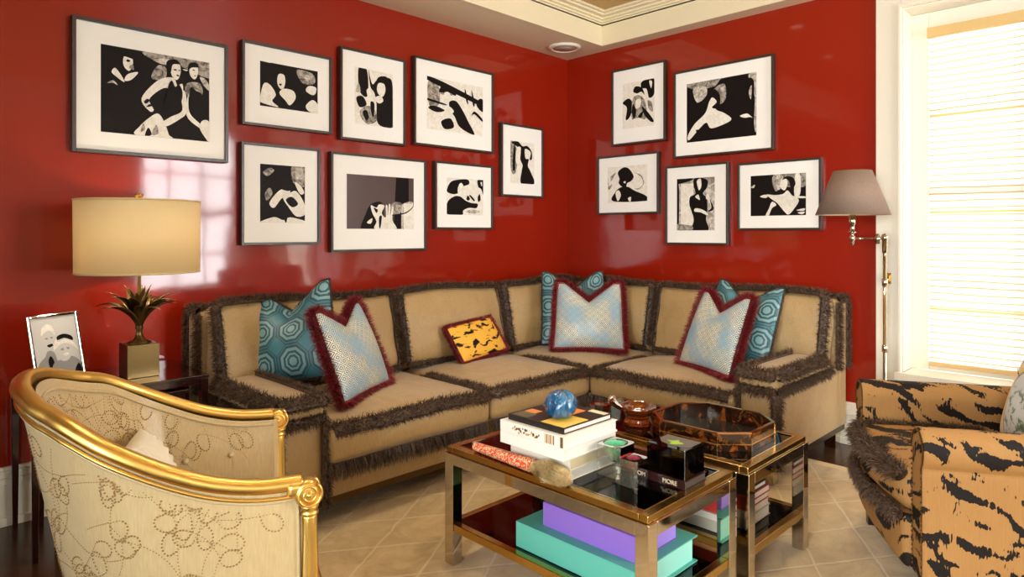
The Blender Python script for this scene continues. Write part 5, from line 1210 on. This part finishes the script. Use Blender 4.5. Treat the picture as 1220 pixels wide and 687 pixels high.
def tw(x, y, z): return tuple(TT @ Vector((x, y, z)))
pp = pillow('printed_pillow', 'printed pillow with yellow lettered band around a grey floral scene, in the tiger armchair', 'pillow', pm, tw(-.175, .40, .462), tw(.21, .40, .462), .42, 20, emat=M['burg'], edge='rope', W=.39, uvs=1.0, pinch=-.02, T_=.15)
# lettering on the band
a, b = Vector(tw(-.175, .40, .462)), Vector(tw(.21, .40, .462)); X_ = (b-a).normalized(); Y_ = Vector((0, 0, 1)).cross(X_)
Rp = Matrix.Translation((a+b)/2) @ Matrix(((X_.x, Y_.x, 0, 0), (X_.y, Y_.y, 0, 0), (0, 0, 1, 0), (0, 0, 0, 1))) @ Matrix.Rotation(math.radians(-20), 4, 'X')
m = MB()
for chh, ang in (('S', 138), ('U', 118)):
    vs, fs = text_geo(chh, .052); aa = math.radians(ang); u = .40*math.cos(aa); v = .30+.40*math.sin(aa)/.894
    uu, vv = u*2, (v-.5)*2; th = .075*(max(0, (1-uu**2)*(1-vv**2))**.42)+.0035
    lx, lz = .39*u*.98, .40*v
    Tl = Rp @ Matrix.Translation((lx, -th, lz)) @ Matrix.Rotation(math.radians(ang-90), 4, 'Y').inverted() @ Matrix.Rotation(PI/2, 4, 'X') @ Matrix.Rotation(math.radians(-28), 4, 'Y') @ Matrix.Translation((0, -.018, 0))
    m.add(vs, fs, 0, False, Tl)
m.build('band_lettering', M['black'], pp)

# ------------------------------------------------------------------ light and camera
wd = bpy.data.worlds.new('World'); sc.world = wd; wd.use_nodes = True
bg = wd.node_tree.nodes['Background']; bg.inputs[0].default_value = (.86, .93, 1, 1); bg.inputs[1].default_value = 2.0
def area(name, loc, rot, sx, sy, power, col=(1, .97, .92)):
    l = bpy.data.lights.new(name, 'AREA'); l.shape = 'RECTANGLE'; l.size = sx; l.size_y = sy; l.energy = power; l.color = col
    o = bpy.data.objects.new(name, l); COL.objects.link(o); o.location = loc; o.rotation_euler = rot; return o
P2 = PI/2
# lights just outside each window, shining in; those behind the camera are added fill
area('daylight_near_window', (.42, (WY0+WY1)/2, 1.5), (0, P2, 0), 2.1, 1.1, 44, (1, .96, .88))
area('daylight_far_window', (.42, (VY0+VY1)/2, 1.5), (0, P2, 0), 2.1, 1.1, 620, (1, .97, .92))
area('daylight_window_three', ((FX0+FX1)/2, RY-.35, 1.5), (P2, 0, 0), 1.25, 2.1, 225, (1, .97, .96))
area('fill_window_four', ((GX0+GX1)/2, RY-.35, 1.5), (P2, 0, 0), 1.6, 2.1, 20, (1, .93, .82))  # added fill through the made-up front window
for (a_, b_), pw_ in zip(BY, (45, 490)): area('fill_back_window', (RX-.35, (a_+b_)/2, 1.5), (0, -P2, 0), 2.1, 1.5, pw_, (1, .99, .98))  # added fill through the made-up back windows
def spot(name, loc, power, size, col=(1, .88, .70)):
    l = bpy.data.lights.new(name, 'SPOT'); l.energy = power; l.spot_size = math.radians(size); l.spot_blend = .7; l.color = col; l.shadow_soft_size = .05
    o = bpy.data.objects.new(name, l); COL.objects.link(o); o.location = loc; return o
lens = NT('added_downlight_lens'); e = lens.n('ShaderNodeEmission'); e.inputs[0].default_value = (1, .86, .66, 1); e.inputs[1].default_value = 3; lens = lens.done(e.outputs[0])
for x, y in ((-3.3, -1.35), (-2.25, -1.2), (-1.15, -1.35), (-1.2, -2.4), (-2.3, -2.6)):  # unseen downlights added to light seats, tables and rug from above
    tr = thing('added_downlight', 'round unseen downlight added to the raised ceiling tray for overhead fill', 'downlight', (x, y, TH), 'added downlights in the ceiling tray')
    m = MB(); m.lathe([(.045, -.001), (.062, -.001), (.064, -.006), (.05, -.010), (.045, -.004)], 24, (x, y, TH)); m.build('trim_ring', M['white'], tr)
    m = MB(); m.lathe([(0, -.0015), (.044, -.0015)], 24, (x, y, TH)); m.build('lens', lens, tr)
    spot('added_downlight_beam', (x, y, TH-.02), 40, 92)
lb = bpy.data.lights.new('lamp_fill', 'POINT'); lb.energy = 4.6; lb.color = (1, .9, .74); lb.shadow_soft_size = .035; lo = bpy.data.objects.new('lamp_fill', lb); COL.objects.link(lo); lo.location = (-3.166, -.27, 1.18)  # point light added inside the lamp to brighten its shade
cam = bpy.data.cameras.new('camera'); co = bpy.data.objects.new('camera', cam); COL.objects.link(co); sc.camera = co
cam.sensor_width = 36; cam.lens = 784/1220*36; co.location = (-4.020, -3.396, 1.2); co.rotation_euler = (PI/2, 0, -PI/4)
cam.shift_y = -65.5/1220; cam.clip_start = .02
vs_ = sc.view_settings; vs_.view_transform = 'Standard'; vs_.look = 'None'; vs_.gamma = 1; vs_.exposure = 0; vs_.use_curve_mapping = False
sc.cycles.use_denoising = True; sc.cycles.max_bounces = 10; sc.cycles.transparent_max_bounces = 24; sc.cycles.caustics_reflective = False; sc.cycles.caustics_refractive = False
sc.cycles.sample_clamp_indirect = 6
